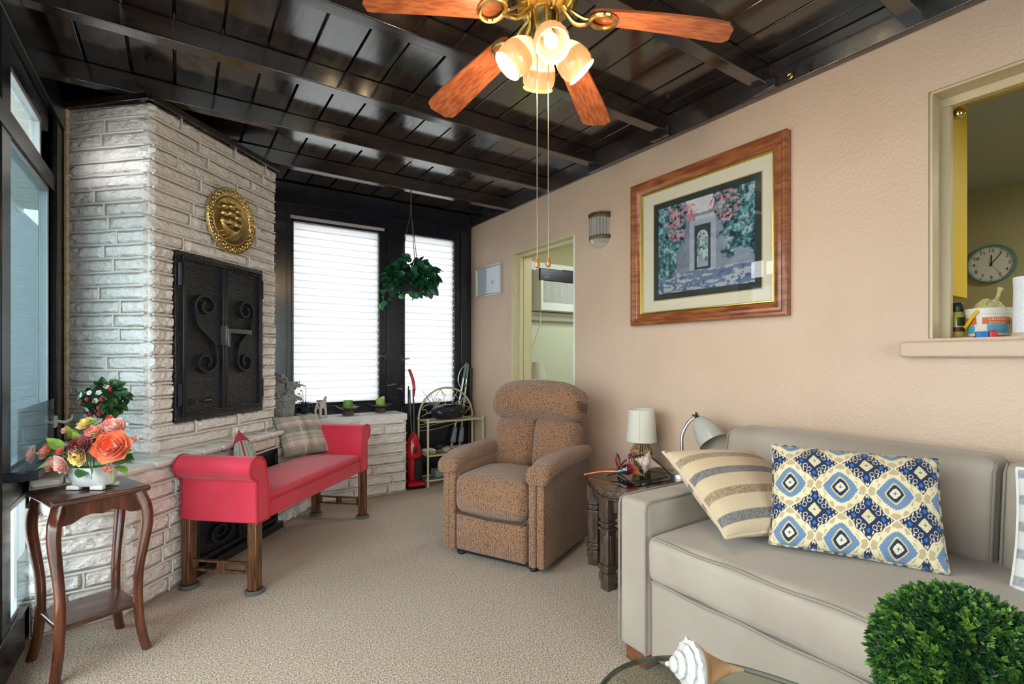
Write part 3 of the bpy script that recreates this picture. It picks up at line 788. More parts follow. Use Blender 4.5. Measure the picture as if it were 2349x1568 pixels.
def pillow(name, mtl, w_, h_, t_, colf=None, nu=40, nv=40, pinch=0.10, p=2.2, edge=0.006, wr=0.0, seed=0):
    """knife-edge cushion in local x (width), z (height); y is the thickness"""
    rs = random.Random(seed); ph = [rs.uniform(0, 6) for _ in range(6)]
    g = MB(); cols = []
    def f(u, v, sg):
        a, b = 2 * u - 1, 2 * v - 1
        th = (max(0, 1 - abs(a) ** p) * max(0, 1 - abs(b) ** p)) ** 0.55
        ex = 1 - pinch * (1 - abs(b) ** 2) * abs(a) ** 6 * 0.5
        ez = 1 - pinch * (1 - abs(a) ** 2) * abs(b) ** 6 * 0.5
        wv = wr * (math.sin(7 * a + 5 * b + ph[0]) + math.sin(9 * b - 6 * a + ph[1]) + 0.6 * math.sin(15 * a + ph[2]) * math.cos(11 * b)) * th
        return (a * ex * w_ / 2, sg * (th * t_ / 2 + edge * 0.5 + wv), b * ez * h_ / 2)
    for sg in (-1, 1):
        n0 = len(g.v)
        g.grid(lambda u, v: f(u, v, sg), nu, nv)
        if sg > 0:
            k_ = (nu + 1) * (nv + 1); nf = nu * nv
            g.f[-nf:] = [q[::-1] for q in g.f[-nf:]]
        if colf:
            for j in range(nv + 1):
                for i in range(nu + 1): cols.append(colf(i / nu, j / nv))
    W_ = nu + 1; b2 = (nu + 1) * (nv + 1)
    ring = [i for i in range(W_)] + [j * W_ + nu for j in range(1, nv + 1)] + [nv * W_ + i for i in range(nu - 1, -1, -1)] + [j * W_ for j in range(nv - 1, 0, -1)]
    for q in range(len(ring)):
        i_, j_ = ring[q], ring[(q + 1) % len(ring)]
        g.f.append((j_, i_, i_ + b2, j_ + b2))
    return g, ring, (np.array(cols) if colf else None)

def cushion(name, label, mtl, w_, h_, t_, loc, rot, colf, pipem=None, group=None, **kw):
    if len(rot) == 2:      # (width direction, height direction)
        a_ = Vector(rot[0]).normalized(); b_ = Vector(rot[1]); b_ = (b_ - a_ * b_.dot(a_)).normalized(); y_ = b_.cross(a_)
        rot = Matrix((a_, y_, b_)).transposed().to_euler()
    p = thing(name, label, 'pillow', loc, rot=rot, group=group)
    g, ring, cols = pillow(name, mtl, w_, h_, t_, colf, **kw)
    pts = [((Vector(g.v[i]) + Vector(g.v[i + (len(g.v) // 2)])) / 2) for i in ring]
    g.obj('cover', mtl, p, smooth=70, cols=cols)
    if pipem: MB().tube(pts, 0.0055, 6, closed=True).obj('piping', pipem, p)
    return p
m_vfab = vcol_mat('woven_print_fabric', 0.85, 0.15, 0.3, 500)
def plaid(u, v):
    base = np.array((0.52, 0.43, 0.36)); g_ = np.array((0.10, 0.14, 0.075)); r_ = np.array((0.40, 0.06, 0.08)); gy = np.array((0.30, 0.29, 0.28)); cr = np.array((0.66, 0.58, 0.50))
    c = base.copy()
    def band(t, per, bands):
        out = None
        t = (t * per) % 1
        for (a, b, k) in bands:
            if a <= t < b: out = k
        return out
    hb = band(v, 2.0, [(0.0, 0.26, g_), (0.30, 0.34, r_), (0.44, 0.60, cr), (0.62, 0.65, r_), (0.76, 0.86, gy)])
    vb = band(u, 2.0, [(0.02, 0.22, g_), (0.27, 0.30, r_), (0.40, 0.62, gy), (0.66, 0.70, r_), (0.82, 0.9, cr)])
    if hb is not None: c = 0.4 * c + 0.6 * hb
    if vb is not None: c = 0.55 * c + 0.45 * vb
    return c
m_greenpipe = mat('green_piping', (0.10, 0.13, 0.08), 0.8)
cushion('plaid_pillow', 'green red and cream plaid pillow leaning against the bench far arm', m_vfab, 0.33, 0.31, 0.11, (0.725, 3.755, 0.608), ((0.257, 0.073, 0.0), (-0.053, 0.137, 0.2)), plaid, m_greenpipe, nu=80, nv=80, p=2.6)
m_quilt = mat('green_patchwork', (0.16, 0.20, 0.14), 0.9, col2=(0.42, 0.46, 0.36), nscale=60, bump=0.5, bscale=200)
def patch(u, v):
    return np.array((0.40, 0.03, 0.055)) if u + 0.25 * math.sin(5 * v) > 0.50 else (np.array((0.25, 0.29, 0.22)) if int(v * 26) % 2 else np.array((0.52, 0.54, 0.46)))
cushion('patchwork_pillow', 'folded red and striped green pillow behind the bench near arm', m_vfab, 0.30, 0.24, 0.10, (0.325, 3.235, 0.545), (R(-14), R(-34), R(95)), patch, m_redpipe, nu=60, nv=60, p=3, wr=0.004)

# ================================================================== RECLINER
m_rec = weave_mat('brown_honeycomb_weave', (0.085, 0.037, 0.018), (0.36, 0.19, 0.105), 125.0, bump=0.8, dist=0.004)
m_recp = mat('dark_seam', (0.07, 0.035, 0.02), 0.8)
rc = thing('recliner', 'brown woven fabric recliner armchair with pillow back beside the end table', 'armchair', (1.452, 2.385, 0), R(-64))
for sg in (-1, 1):
    g = MB(); xo = sg * 0.283
    g.rbox((xo, 0.315, 0.285), (0.10, 0.63, 0.50), 0.02, 4, crown=(0.004, 0, 0))
    side = g.obj('side_panel', m_rec, rc)
    MB().rbox((xo + sg * 0.026, -0.004, 0.275), (0.044, 0.02, 0.47), 0.009, 2, crown=(0, 0.004, 0)).obj('front_strip', m_rec, side)
    MB().rbox((xo - sg * 0.020, -0.006, 0.29), (0.046, 0.03, 0.50), 0.014, 2, crown=(0, 0.004, 0)).obj('front_roll', m_rec, side)
    def wa(o, sg=sg):
        y = o[1]; k_ = max(0.0, (-y - 0.16) / 0.17)
        return (o[0], o[1], o[2] + 0.012 * math.sin((y + 0.33) * 3.2) - 0.045 * k_ * k_)
    MB().rbox((xo + sg * 0.012, 0.285, 0.553), (0.142, 0.66, 0.085), 0.040, 7, crown=(0, 0, 0.006), warp=wa).obj('armrest', m_rec, rc, smooth=60)
def ws(o):
    y = o[1]
    return (o[0], o[1], o[2] - 0.05 * max(0, (y - 0.05)) / 0.3)
MB().rbox((0, 0.215, 0.375), (0.466, 0.53, 0.215), 0.055, 8, crown=(0, 0.022, 0.028), warp=ws).obj('seat', m_rec, rc, smooth=60)
MB().rbox((0, 0.0, 0.158), (0.462, 0.06, 0.215), 0.022, 6, crown=(0, 0.018, 0)).obj('footrest', m_rec, rc, smooth=60)
MB().tube([(-0.23, -0.034, 0.268), (0.0, -0.042, 0.262), (0.23, -0.034, 0.268)], 0.006, 6).obj('seam', m_recp, rc)
tilt = R(-13)
def back_M(y, z): return Matrix.Translation((0, y, z)) @ Matrix.Rotation(tilt, 4, 'X')
for sg in (-1, 1):
    def wl(o, sg=sg):
        return (o[0], o[1] + 0.012 * (o[2] / 0.18) ** 2, o[2] - sg * o[0] * 0.10)
    MB().rbox((sg * 0.149, 0, 0), (0.308, 0.17, 0.36), 0.065, 7, crown=(0.0, 0.028, 0.005), M=back_M(0.535, 0.585), warp=wl).obj('back_cushion', m_rec, rc, smooth=60)
def wh(o):
    x, y, z = o
    return (x, y - 0.012 * math.cos(x * 5), z - 0.05 * (abs(x) / 0.3) ** 4 * (1 if z > 0 else 0.0) + 0.006 * math.sin(x * 26) * (1 if z < -0.06 else 0))
MB().rbox((0, 0, 0), (0.655, 0.20, 0.25), 0.085, 9, crown=(0, 0.022, 0.008), M=back_M(0.575, 0.868), warp=wh).obj('head_pillow', m_rec, rc, smooth=60)
MB().rbox((0, 0, 0), (0.54, 0.12, 0.72), 0.05, 6, M=back_M(0.655, 0.585)).obj('back_shell', m_rec, rc, smooth=60)
g = MB(); g.ext((-0.26, 0.03, 0.018), (0.26, 0.57, 0.045))
mech = g.obj('base_frame', m_rubber, rc)
for (x, y) in ((-0.24, 0.05), (0.24, 0.05), (-0.24, 0.54), (0.24, 0.54)):
    MB().lathe([(0.022, 0), (0.026, 0.01), (0.014, 0.03)], 10, Matrix.Translation((x, y, 0))).obj('foot', m_rubber, rc)

# ================================================================== SOFA
m_sofa = mat('taupe_sofa_fabric', (0.345, 0.285, 0.232), 0.72, col2=(0.40, 0.337, 0.278), nscale=2.2, bump=0.25, bscale=700, bdist=0.0015, sheen=0.2, spec=0.3)
m_sofap = mat('taupe_piping', (0.26, 0.22, 0.18), 0.7)
sofa = thing('sofa', 'taupe fabric sofa with square arms under the framed painting', 'sofa', (0, 0, 0))
SY1, SY0 = 1.378, -0.78
def sofa_arm(y0, y1, nm):
    g = MB(); g.rbox(((1.412 + 2.30) / 2, (y0 + y1) / 2, 0.34), (0.888, y1 - y0, 0.565), 0.022, 6)
    o = g.obj('arm', m_sofa, sofa)
    for yy in (y0 + 0.006, y1 - 0.006):
        MB().tube([(1.408, yy, 0.07)] + [(1.408, yy, 0.59), (1.414, yy, 0.612), (1.44, yy, 0.622), (1.9, yy, 0.623), (2.2, yy, 0.623)], 0.0045, 6).obj('piping', m_sofap, o)
sofa_arm(1.238, SY1, 'a'); sofa_arm(SY0, SY0 + 0.14, 'b')
MB().rbox((1.83, 0.30, 0.20), (0.80, 1.88, 0.285), 0.01, 3).obj('base', m_sofa, sofa)
def wseat(o):
    x, y, z = o
    f_ = max(0, (-x - 0.25) / 0.15)
    return (x + (0.0035 * math.sin(y * 38 + 1.5 * math.sin(y * 9)) + 0.0025 * math.sin(y * 71 + z * 20)) * f_ * (1 - abs(z) / 0.1), y, z + 0.003 * math.sin(y * 23 + x * 7))
g = MB(); g.rbox((1.79, 0.30, 0.430), (0.78, 1.872, 0.165), 0.035, 56, crown=(0.012, 0, 0.018), warp=wseat)
seat = g.obj('seat_cushion', m_sofa, sofa, smooth=60)
for z in (0.352, 0.506): MB().tube([(1.404, y_, z + 0.003 * math.sin(y_ * 23)) for y_ in np.linspace(-0.61, 1.21, 60)], 0.0048, 6).obj('piping', m_sofap, seat)
def wback(o):
    return (o[0] + 0.16 * (o[2] + 0.12), o[1], o[2])
for (y0, y1) in ((0.462, 1.395), (-0.79, 0.455)):
    g = MB(); g.rbox((2.17, (y0 + y1) / 2, 0.60), (0.20, y1 - y0, 0.46), 0.045, 9, crown=(0.015, 0, 0.004), warp=wback)
    o = g.obj('back_cushion', m_sofa, sofa, smooth=60)
    xs = lambda z: 2.17 - 0.088 + 0.16 * (z - 0.48)
    for yy in (y0 + 0.008, y1 - 0.008):
        MB().tube([(xs(z), yy, z) for z in np.linspace(0.42, 0.79, 8)] + [(xs(0.8) + 0.03, yy, 0.817)], 0.0045, 6).obj('piping', m_sofap, o)
    MB().tube([(xs(0.8) + 0.035, yy, 0.8265) for yy in np.linspace(y0 + 0.01, y1 - 0.01, 6)], 0.004, 6).obj('piping', m_sofap, o)
MB().rbox((2.34, 0.30, 0.42), (0.14, 2.14, 0.72), 0.03, 5).obj('back_frame', m_sofa, sofa)
m_footwood = mat('reddish_foot_wood', (0.10, 0.032, 0.014), 0.3, col2=(0.20, 0.07, 0.03), nscale=20, stretch=(1, 1, 6), coat=0.3)
for (x, y) in ((1.47, 1.31), (1.47, -0.70), (2.28, 1.31), (2.28, -0.70)):
    MB().ext((x - 0.04, y - 0.05, 0), (x + 0.04, y + 0.05, 0.062)).obj('foot', m_footwood, sofa, bevel=0.004)

# sofa pillows
m_cream = (0.56, 0.43, 0.285)
def stripes(u, v):
    t_ = (v - 0.02) * 4.5 % 1.0; n_ = int((v - 0.02) * 4.5)
    j = rng.random()
    if 0.25 < t_ < 0.62:
        return (np.array((0.17, 0.155, 0.15)) if n_ % 2 == 0 else np.array((0.31, 0.225, 0.14))) * (0.6 + 0.8 * j)
    return np.array(m_cream) * (0.93 + 0.1 * j)
m_creampipe = mat('cream_piping', (0.58, 0.47, 0.33), 0.85)
cushion('striped_pillow', 'cream pillow with grey and tan stripes propped on the sofa arm', m_vfab, 0.43, 0.435, 0.15, (1.738, 1.075, 0.662), ((0.372, -0.123, -0.02), (0.131, 0.355, 0.205)), stripes, m_creampipe, nu=110, nv=110, p=2.4, pinch=0.16, seed=2)

NAVY = np.array((0.014, 0.024, 0.075)); CREAM = np.array((0.68, 0.58, 0.37)); SKY = np.array((0.135, 0.21, 0.34)); TAN = np.array((0.46, 0.34, 0.20)); BLUE = np.array((0.03, 0.13, 0.42)); YEL = np.array((0.60, 0.47, 0.20))
def ikat(u, v):
    # ogee lattice: slate-blue ogees with eye motifs alternate with navy medallions
    x = u * 3.25 + 0.12; y = v * 2.1 + 0.27
    y += 0.010 * math.sin(40 * u); x += 0.010 * math.sin(37 * v)
    ex = (x - 0.5 + 0.5) % 1.0 - 0.5; ey = (y - 0.5 + 0.5) % 1.0 - 0.5
    mx = (x + 0.5) % 1.0 - 0.5; my = (y + 0.5) % 1.0 - 0.5
    ax, ay = abs(ex), abs(ey); bx, by = abs(mx), abs(my)
    de = (ax / 0.335) ** 1.5 + (ay / 0.31) ** 1.12
    am = math.atan2(my, mx)
    dm = bx / 0.425 + by / 0.41 - 0.05 * math.cos(8 * am)
    col = CREAM
    if math.sin(26 * ax + 9 * ay) * math.sin(24 * ay - 7 * ax + 0.8) > 0.05: col = TAN
    if de < 1.16: col = CREAM
    if de < 1.0 + 0.035 * math.sin(34 * math.atan2(ey, ex)): col = SKY
    e2 = (ax / 0.165) ** 1.35 + (ay / 0.185) ** 1.1
    if e2 < 1.18: col = YEL
    if e2 < 0.95: col = NAVY
    if e2 < 0.52: col = CREAM
    if (ax + ay * 3.5 < 0.055) or (ay + ax * 3.5 < 0.055): col = BLUE
    if dm < 1.12: col = CREAM
    if dm < 1.02:
        col = NAVY
        if 0.86 < dm < 0.97 and math.sin(bx * 95) > 0.25: col = CREAM
        for q in range(4):
            cx, cy = 0.27 * math.cos(q * PI / 2), 0.255 * math.sin(q * PI / 2)
            if abs(mx - cx) * 1.25 + abs(my - cy) * 1.1 < 0.055: col = BLUE
            for w_ in (-1, 1):
                c2, s2 = 0.215 * math.cos(q * PI / 2 + w_ * 0.5), 0.205 * math.sin(q * PI / 2 + w_ * 0.5)
                rr = math.hypot(mx - c2, my - s2)
                if 0.034 < rr < 0.046: col = CREAM
    dd = bx / 0.125 + by / 0.13
    if dd < 1.05: col = CREAM
    if dd < 0.88: col = YEL
    if dd < 0.60: col = CREAM * 0.95
    if (bx + by * 4 < 0.055) or (by + bx * 4 < 0.055): col = SKY * 0.7
    return col
m_navypipe = mat('navy_cream_piping', (0.03, 0.04, 0.08), 0.85, col2=(0.5, 0.44, 0.3), nscale=60)
cushion('lumbar_pillow', 'blue navy and cream ogee patterned lumbar pillow against the sofa back', m_vfab, 0.455, 0.335, 0.12, (1.795, 0.735, 0.686), ((0.21, -0.387, -0.01), (0.13, 0.073, 0.30)), ikat, m_navypipe, nu=300, nv=200, p=3.4, pinch=0.06, wr=0.0022, seed=5)
def grey_stripes(u, v):
    t_ = v * 5 % 1
    return np.array((0.74, 0.72, 0.70)) if t_ < 0.6 else np.array((0.34, 0.36, 0.40)) * (0.8 + 0.4 * rng.random())
cushion('white_striped_pillow', 'white pillow with grey bands standing on the sofa', m_vfab, 0.38, 0.36, 0.14, (1.93, 0.196, 0.665), (R(-16), 0, R(-88)), grey_stripes, mat('white_piping', (0.72, 0.70, 0.68), 0.85), nu=70, nv=70, p=2.4)

# ================================================================== END TABLE (hexagonal)
m_et = mat('dark_walnut_gloss', (0.052, 0.034, 0.024), 0.22, col2=(0.105, 0.072, 0.052), nscale=9, stretch=(1, 6, 6), coat=0.5, spec=0.5)
m_etl = mat('dark_walnut_legs', (0.045, 0.028, 0.020), 0.28, col2=(0.095, 0.062, 0.043), nscale=14, stretch=(6, 6, 0.7), coat=0.3)
et = thing('hexagonal_end_table', 'dark walnut hexagonal end table with glass inset beside the recliner', 'table', (2.085, 1.812, 0))
def hexp(r_, clip=0.0):
    out = []
    for k in range(6):
        a_ = PI / 3 * k; v_ = Vector((math.cos(a_), math.sin(a_))) * r_
        if not clip: out.append(tuple(v_)); continue
        p_ = Vector((math.cos(a_ - PI / 3), math.sin(a_ - PI / 3))) * r_; n_ = Vector((math.cos(a_ + PI / 3), math.sin(a_ + PI / 3))) * r_
        out.append(tuple(v_ + (p_ - v_).normalized() * clip)); out.append(tuple(v_ + (n_ - v_).normalized() * clip))
    return out
def ring(mb, po, pi_, z0, z1):
    n = len(po)
    vs = [(p[0], p[1], z0) for p in po] + [(p[0], p[1], z1) for p in po] + [(p[0], p[1], z0) for p in pi_] + [(p[0], p[1], z1) for p in pi_]
    fs = []
    for i in range(n):
        j = (i + 1) % n
        fs += [(i, j, n + j, n + i), (2 * n + j, 2 * n + i, 3 * n + i, 3 * n + j), (n + i, n + j, 3 * n + j, 3 * n + i), (j, i, 2 * n + i, 2 * n + j)]
    return mb.add(vs, fs)
g = MB()
ring(g, hexp(0.365, 0.055), hexp(0.25, 0.04), 0.474, 0.50); ring(g, hexp(0.352, 0.05), hexp(0.3, 0.04), 0.462, 0.4742); ring(g, hexp(0.36, 0.052), hexp(0.3, 0.04), 0.452, 0.4622)
top = g.obj('top', m_et, et, bevel=0.005, seg=2)
g = MB(); g.prism(hexp(0.252, 0.04), 0.488, 0.496); g.obj('glass_inset', thin_glass('table_glass', (0.55, 0.55, 0.52), 0.12), top)
g = MB(); ring(g, hexp(0.325, 0.045), hexp(0.30, 0.04), 0.385, 0.4525); g.obj('apron', m_etl, et, bevel=0.003)
for k in range(6):
    a_ = PI / 3 * k; c = (0.305 * math.cos(a_), 0.305 * math.sin(a_)); rz = a_
    g = MB(); M_ = Matrix.Translation((c[0], c[1], 0)) @ Matrix.Rotation(rz, 4, 'Z')
    for (z0, z1, h_) in ((0.0, 0.045, 0.027), (0.045, 0.085, 0.033), (0.085, 0.10, 0.028), (0.10, 0.125, 0.035), (0.125, 0.295, 0.029), (0.295, 0.308, 0.036), (0.308, 0.322, 0.026), (0.322, 0.336, 0.034), (0.336, 0.352, 0.027), (0.352, 0.455, 0.033)):
        g.box((0, 0, (z0 + z1) / 2), (h_ * 2, h_ * 2, z1 - z0), M=M_)
    g.box((0.029, 0, 0.21), (0.006, 0.026, 0.13), M=M_); g.box((0, 0.029, 0.21), (0.026, 0.006, 0.13), M=M_); g.box((0, -0.029, 0.21), (0.026, 0.006, 0.13), M=M_)
    g.obj('leg', m_etl, et, bevel=0.003)
g = MB(); g.prism(hexp(0.285, 0.04), 0.10, 0.122); g.obj('lower_shelf', m_etl, et, bevel=0.003)

# ================================================================== COFFEE TABLE
ct = thing('coffee_table', 'oval smoked glass coffee table with bronze legs before the sofa', 'table', (0.885, 0.40, 0))
prof = [(0.985, 0.404), (0.996, 0.406), (1.0, 0.411), (0.996, 0.418), (0.985, 0.42)]
g = MB(); g.lathe(prof, 72, ell=(0.30, 0.45))
g.obj('glass_top', thin_glass('smoked_glass', (0.70, 0.72, 0.64), 0.03), ct, smooth=50)
g = MB(); g.tube([(0.30 * math.cos(a_) * 0.998, 0.45 * math.sin(a_) * 0.998, 0.412) for a_ in np.linspace(0, 2 * PI, 73)[:-1]], 0.006, 6, closed=True)
g.obj('glass_edge', mat('dark_green_glass_edge', (0.05, 0.07, 0.05), 0.1, spec=0.8), ct)
m_bronze = mat('bronze_metal', (0.16, 0.12, 0.07), 0.35, metal=0.8)
for (sx, sy) in ((-1, -1), (-1, 1), (1, -1), (1, 1)):
    g = MB(); g.tube([(sx * 0.15, sy * 0.24, 0), (sx * 0.16, sy * 0.25, 0.2), (sx * 0.17, sy * 0.26, 0.404)], 0.014, 10); g.obj('leg', m_bronze, ct)
g = MB(); g.tube([(sx * 0.165, sy * 0.255, 0.392) for (sx, sy) in ((-1, -1), (1, -1), (1, 1), (-1, 1))], 0.01, 8, closed=True); g.obj('rail', m_bronze, ct)

# ================================================================== PLANT STAND
m_mahog = mat('mahogany_gloss', (0.040, 0.012, 0.008), 0.2, col2=(0.17, 0.052, 0.022), nscale=7, stretch=(5, 5, 0.8), coat=0.5, nfac=(0.3, 0.75))
m_mahogt = mat('mahogany_top', (0.042, 0.016, 0.012), 0.25, col2=(0.10, 0.042, 0.028), nscale=6, stretch=(1, 8, 8), coat=0.4)
ps = thing('plant_stand', 'dark mahogany plant stand with curved cabriole legs and lower shelf', 'side table', (-0.285, 2.530, 0), R(22.4))
MB().rbox((0, 0, 0.634), (0.305, 0.29, 0.022), 0.009, 2).obj('top', m_mahogt, ps)
for sx in (-1, 1):
    for sy in (-1, 1):
        d = Vector((sx, sy)).normalized(); pts = []
        for (z, o) in ((0.0, 0.026), (0.05, 0.012), (0.12, 0.0), (0.22, -0.006), (0.32, -0.002), (0.42, 0.014), (0.50, 0.026), (0.56, 0.022), (0.60, 0.006), (0.624, -0.004)):
            pts.append((sx * 0.122 + d.x * o, sy * 0.118 + d.y * o, z))
        pb = bez(pts, 4); rad = [0.021 + 0.008 * max(0, (p[2] - 0.35) / 0.25) for p in pb]
        g = MB(); g.tube(pb, rad, 8, flat=(1.0, 0.8)); g.obj('leg', m_mahog, ps, smooth=50)
def scallop(w_):
    pr = [(-w_, 0.0), (w_, 0.0)]
    low = [(w_, -0.075), (w_ * 0.75, -0.072), (w_ * 0.5, -0.055), (w_ * 0.28, -0.048), (w_ * 0.12, -0.052), (0, -0.056), (-w_ * 0.12, -0.052), (-w_ * 0.28, -0.048), (-w_ * 0.5, -0.055), (-w_ * 0.75, -0.072), (-w_, -0.075)]
    return pr + low
MX = Matrix(((1, 0, 0, 0), (0, 0, -1, 0), (0, 1, 0, 0), (0, 0, 0, 1)))
for k in range(4):
    g = MB(); half = 0.118 if k % 2 == 0 else 0.112; dist = 0.122 if k % 2 == 0 else 0.126
    g.prism(scallop(half)[::-1], -0.008, 0.008, Matrix.Translation((0, 0, 0.624)) @ Matrix.Rotation(k * PI / 2, 4, 'Z') @ Matrix.Translation((0, -dist, 0)) @ MX)
    g.obj('apron', m_mahog, ps, bevel=0.002)
MB().rbox((0, 0, 0.178), (0.25, 0.235, 0.018), 0.006, 2).obj('shelf', m_mahogt, ps)

# ---- flower helpers
def rot_to(dirv):
    return Vector((0, 0, 1)).rotation_difference(Vector(dirv).normalized()).to_matrix().to_4x4()
def petal(mb, M_, ln, wd, cup, curl, nu=4, nv=5):
    def f(u, v):
        x = (u - 0.5) * wd * math.sin(PI * min(1, 0.12 + 0.86 * v) ** 0.8) * 1.15
        up = ln * v
        return (x, cup * (math.sin(v * PI * 0.5)) - curl * v ** 3 - abs(u - 0.5) ** 2 * cup * 1.6, up)
    mb.grid(f, nu, nv, M_)
def rose(mb, r, rings=(3, 4, 5, 6), M0=Matrix.Identity(4), open_=1.0):
    n = len(rings)
    for i, c in enumerate(rings):
        t = (i + 1) / n
        for k in range(c):
            a = 2 * PI * (k + 0.37 * i) / c
            tilt = R(4 + 62 * t ** 1.4 * open_)
            M_ = M0 @ Matrix.Rotation(a, 4, 'Z') @ Matrix.Translation((0, -0.06 * r - 0.14 * r * t, -0.25 * r * t)) @ Matrix.Rotation(tilt, 4, 'X')
            petal(mb, M_, r * (0.62 + 0.42 * t), r * (0.75 + 0.55 * t), -r * 0.20, -r * 0.05)
    return mb
def leaf_mesh(name, ln, wd, mtl, fold=0.15, droop=0.25, nu=4, nv=7, heart=False):
    g = MB()
    def f(u, v):
        w_ = wd * (math.sin(PI * v ** (0.62 if heart else 0.8)) ** (0.75 if heart else 1.0)) + 0.0004
        x = (u - 0.5) * w_
        return (x, ln * v, fold * abs(x) * 1.2 - droop * ln * v * v)
    g.grid(f, nu, nv)
    me = bpy.data.meshes.new(name); me.from_pydata(g.v, [], g.f); me.materials.append(mtl)
    me.polygons.foreach_set('use_smooth', [True] * len(me.polygons)); me.update()
    return me
def put_leaf(me, parent, p, dirv, roll=0.0, sc=1.0, name='leaf'):
    d = Vector(dirv).normalized()
    q = Vector((0, 1, 0)).rotation_difference(d) @ Matrix.Rotation(roll, 3, 'Y').to_quaternion()
    o = bpy.data.objects.new(name, me); COL.objects.link(o); o.parent = parent; o.location = p
    o.rotation_mode = 'QUATERNION'; o.rotation_quaternion = q; o.scale = (sc, sc, sc)
    return o

RV = Vector((math.cos(math.atan(765.5 / 1150)), -math.sin(math.atan(765.5 / 1150)), 0)); FWD = Vector((-RV.y, RV.x, 0)); UP = Vector((0, 0, 1))
# white planter with artificial flowers, standing on the plant stand
pl = thing('flower_arrangement', 'white oval planter of red orange pink and yellow artificial flowers on the plant stand', 'flowers', (-0.275, 2.525, 0.646))
m_ceramic = mat('white_ceramic', (0.76, 0.76, 0.74), 0.15, coat=0.5)
aR = math.atan2(RV.y, RV.x)
MR = Matrix.Rotation(aR, 4, 'Z')
g = MB(); g.lathe([(0.066, 0.012), (0.074, 0.016), (0.080, 0.045), (0.094, 0.082), (0.100, 0.088), (0.094, 0.088), (0.085, 0.07)], 40, MR, ell=(1.0, 0.66))
pot = g.obj('planter', m_ceramic, pl, smooth=50)
for (sx, sy) in ((-1, -1), (1, -1), (1, 1), (-1, 1)):
    g = MB(); g.rbox((0, 0, 0), (0.05, 0.02, 0.016), 0.005, 2, M=MR @ Matrix.Translation((sx * 0.045, sy * 0.034, 0.008))); g.obj('foot', m_ceramic, pot)
MB().lathe([(0.001, 0.07), (0.085, 0.072)], 24, MR, ell=(1, 0.66), cap0=False, cap1=False).obj('moss', mat('dark_moss', (0.05, 0.07, 0.02), 0.95, bump=1, bscale=150), pl)
def pf(name, c1, c2): return mat(name, c1, 0.65, col2=c2, nscale=18, sheen=0.3)
FL = {'dred': pf('petal_dark_red', (0.16, 0.003, 0.010), (0.30, 0.012, 0.02)), 'org': pf('petal_orange', (0.78, 0.12, 0.035), (0.86, 0.24, 0.10)),
      'cor': pf('petal_coral', (0.75, 0.22, 0.15), (0.85, 0.38, 0.26)), 'pnk': pf('petal_pink', (0.80, 0.36, 0.32), (0.86, 0.55, 0.46)),
      'yel': pf('petal_yellow', (0.80, 0.60, 0.12), (0.86, 0.76, 0.32)), 'red': pf('petal_red', (0.55, 0.02, 0.04), (0.70, 0.06, 0.08)), 'grn': pf('bud_green', (0.16, 0.28, 0.04), (0.30, 0.42, 0.10))}
PXM = 0.00171
def fpos(u, v, dep): return RV * ((u - 218) * PXM) + UP * (0.062 - (v - 1096) * PXM) - FWD * dep
flowers = [(225, 1032, 23, 'dred', 0.075, (0, 0.3)), (288, 1034, 34, 'org', 0.06, (0.25, 0.25)), (225, 1052, 20, 'yel', 0.085, (-0.1, -0.2)), (90, 1056, 18, 'pnk', 0.02, (-0.7, 0.0)), (185, 1070, 20, 'pnk', 0.08, (-0.2, -0.4)),
           (158, 1071, 16, 'cor', 0.07, (-0.5, 0.1)), (136, 1044, 19, 'cor', 0.045, (-0.6, 0.4)), (262, 996, 25, 'pnk', 0.0, (0.25, 0.7)), (236, 1004, 20, 'cor', 0.03, (0, 0.8)), (195, 988, 17, 'yel', -0.01, (-0.2, 0.8)),
           (246, 977, 10, 'red', -0.02, (0.1, 0.9)), (157, 1003, 12, 'pnk', 0.0, (-0.5, 0.7)), (285, 1079, 12, 'cor', 0.07, (0.4, -0.5)), (186, 1042, 10, 'red', 0.08, (-0.3, 0.2)), (315, 1022, 10, 'pnk', 0.0, (0.7, 0.4)), (217, 985, 9, 'grn', 0.0, (0, 1)), (228, 990, 8, 'grn', 0.01, (0.1, 1))]
stem = MB()
for (u, v, rp, ck, dp, (dx, dz)) in flowers:
    c = fpos(u, v, dp); r_ = rp * PXM
    dirv = (RV * dx + UP * (dz + 0.15) - FWD * 0.75)
    g = MB()
    rose(g, r_, (3, 4, 5, 6, 6) if rp > 15 else (3, 4), Matrix.Translation(c) @ rot_to(dirv), 1.0 if rp > 15 else 0.25)
    g.obj('flower', FL[ck], pl, smooth=70)
    stem.tube(bez([(c.x * 0.25, c.y * 0.25, 0.06), ((c.x * 0.6), c.y * 0.6, (c.z + 0.06) / 2 + 0.02), tuple(c - dirv.normalized() * r_ * 0.3)], 4), 0.0022, 5)
stem.obj('stems', mat('green_stem', (0.14, 0.22, 0.05), 0.6), pl)
m_leafy = mat('yellow_green_leaf', (0.10, 0.20, 0.025), 0.4, col2=(0.24, 0.34, 0.06), nscale=30)
m_leafd = mat('dark_green_leaf', (0.018, 0.075, 0.020), 0.35, col2=(0.05, 0.14, 0.035), nscale=30)
lA = leaf_mesh('leaf', 0.07, 0.040, m_leafy); lB = leaf_mesh('leaf', 0.062, 0.042, m_leafd)
rl = random.Random(3)
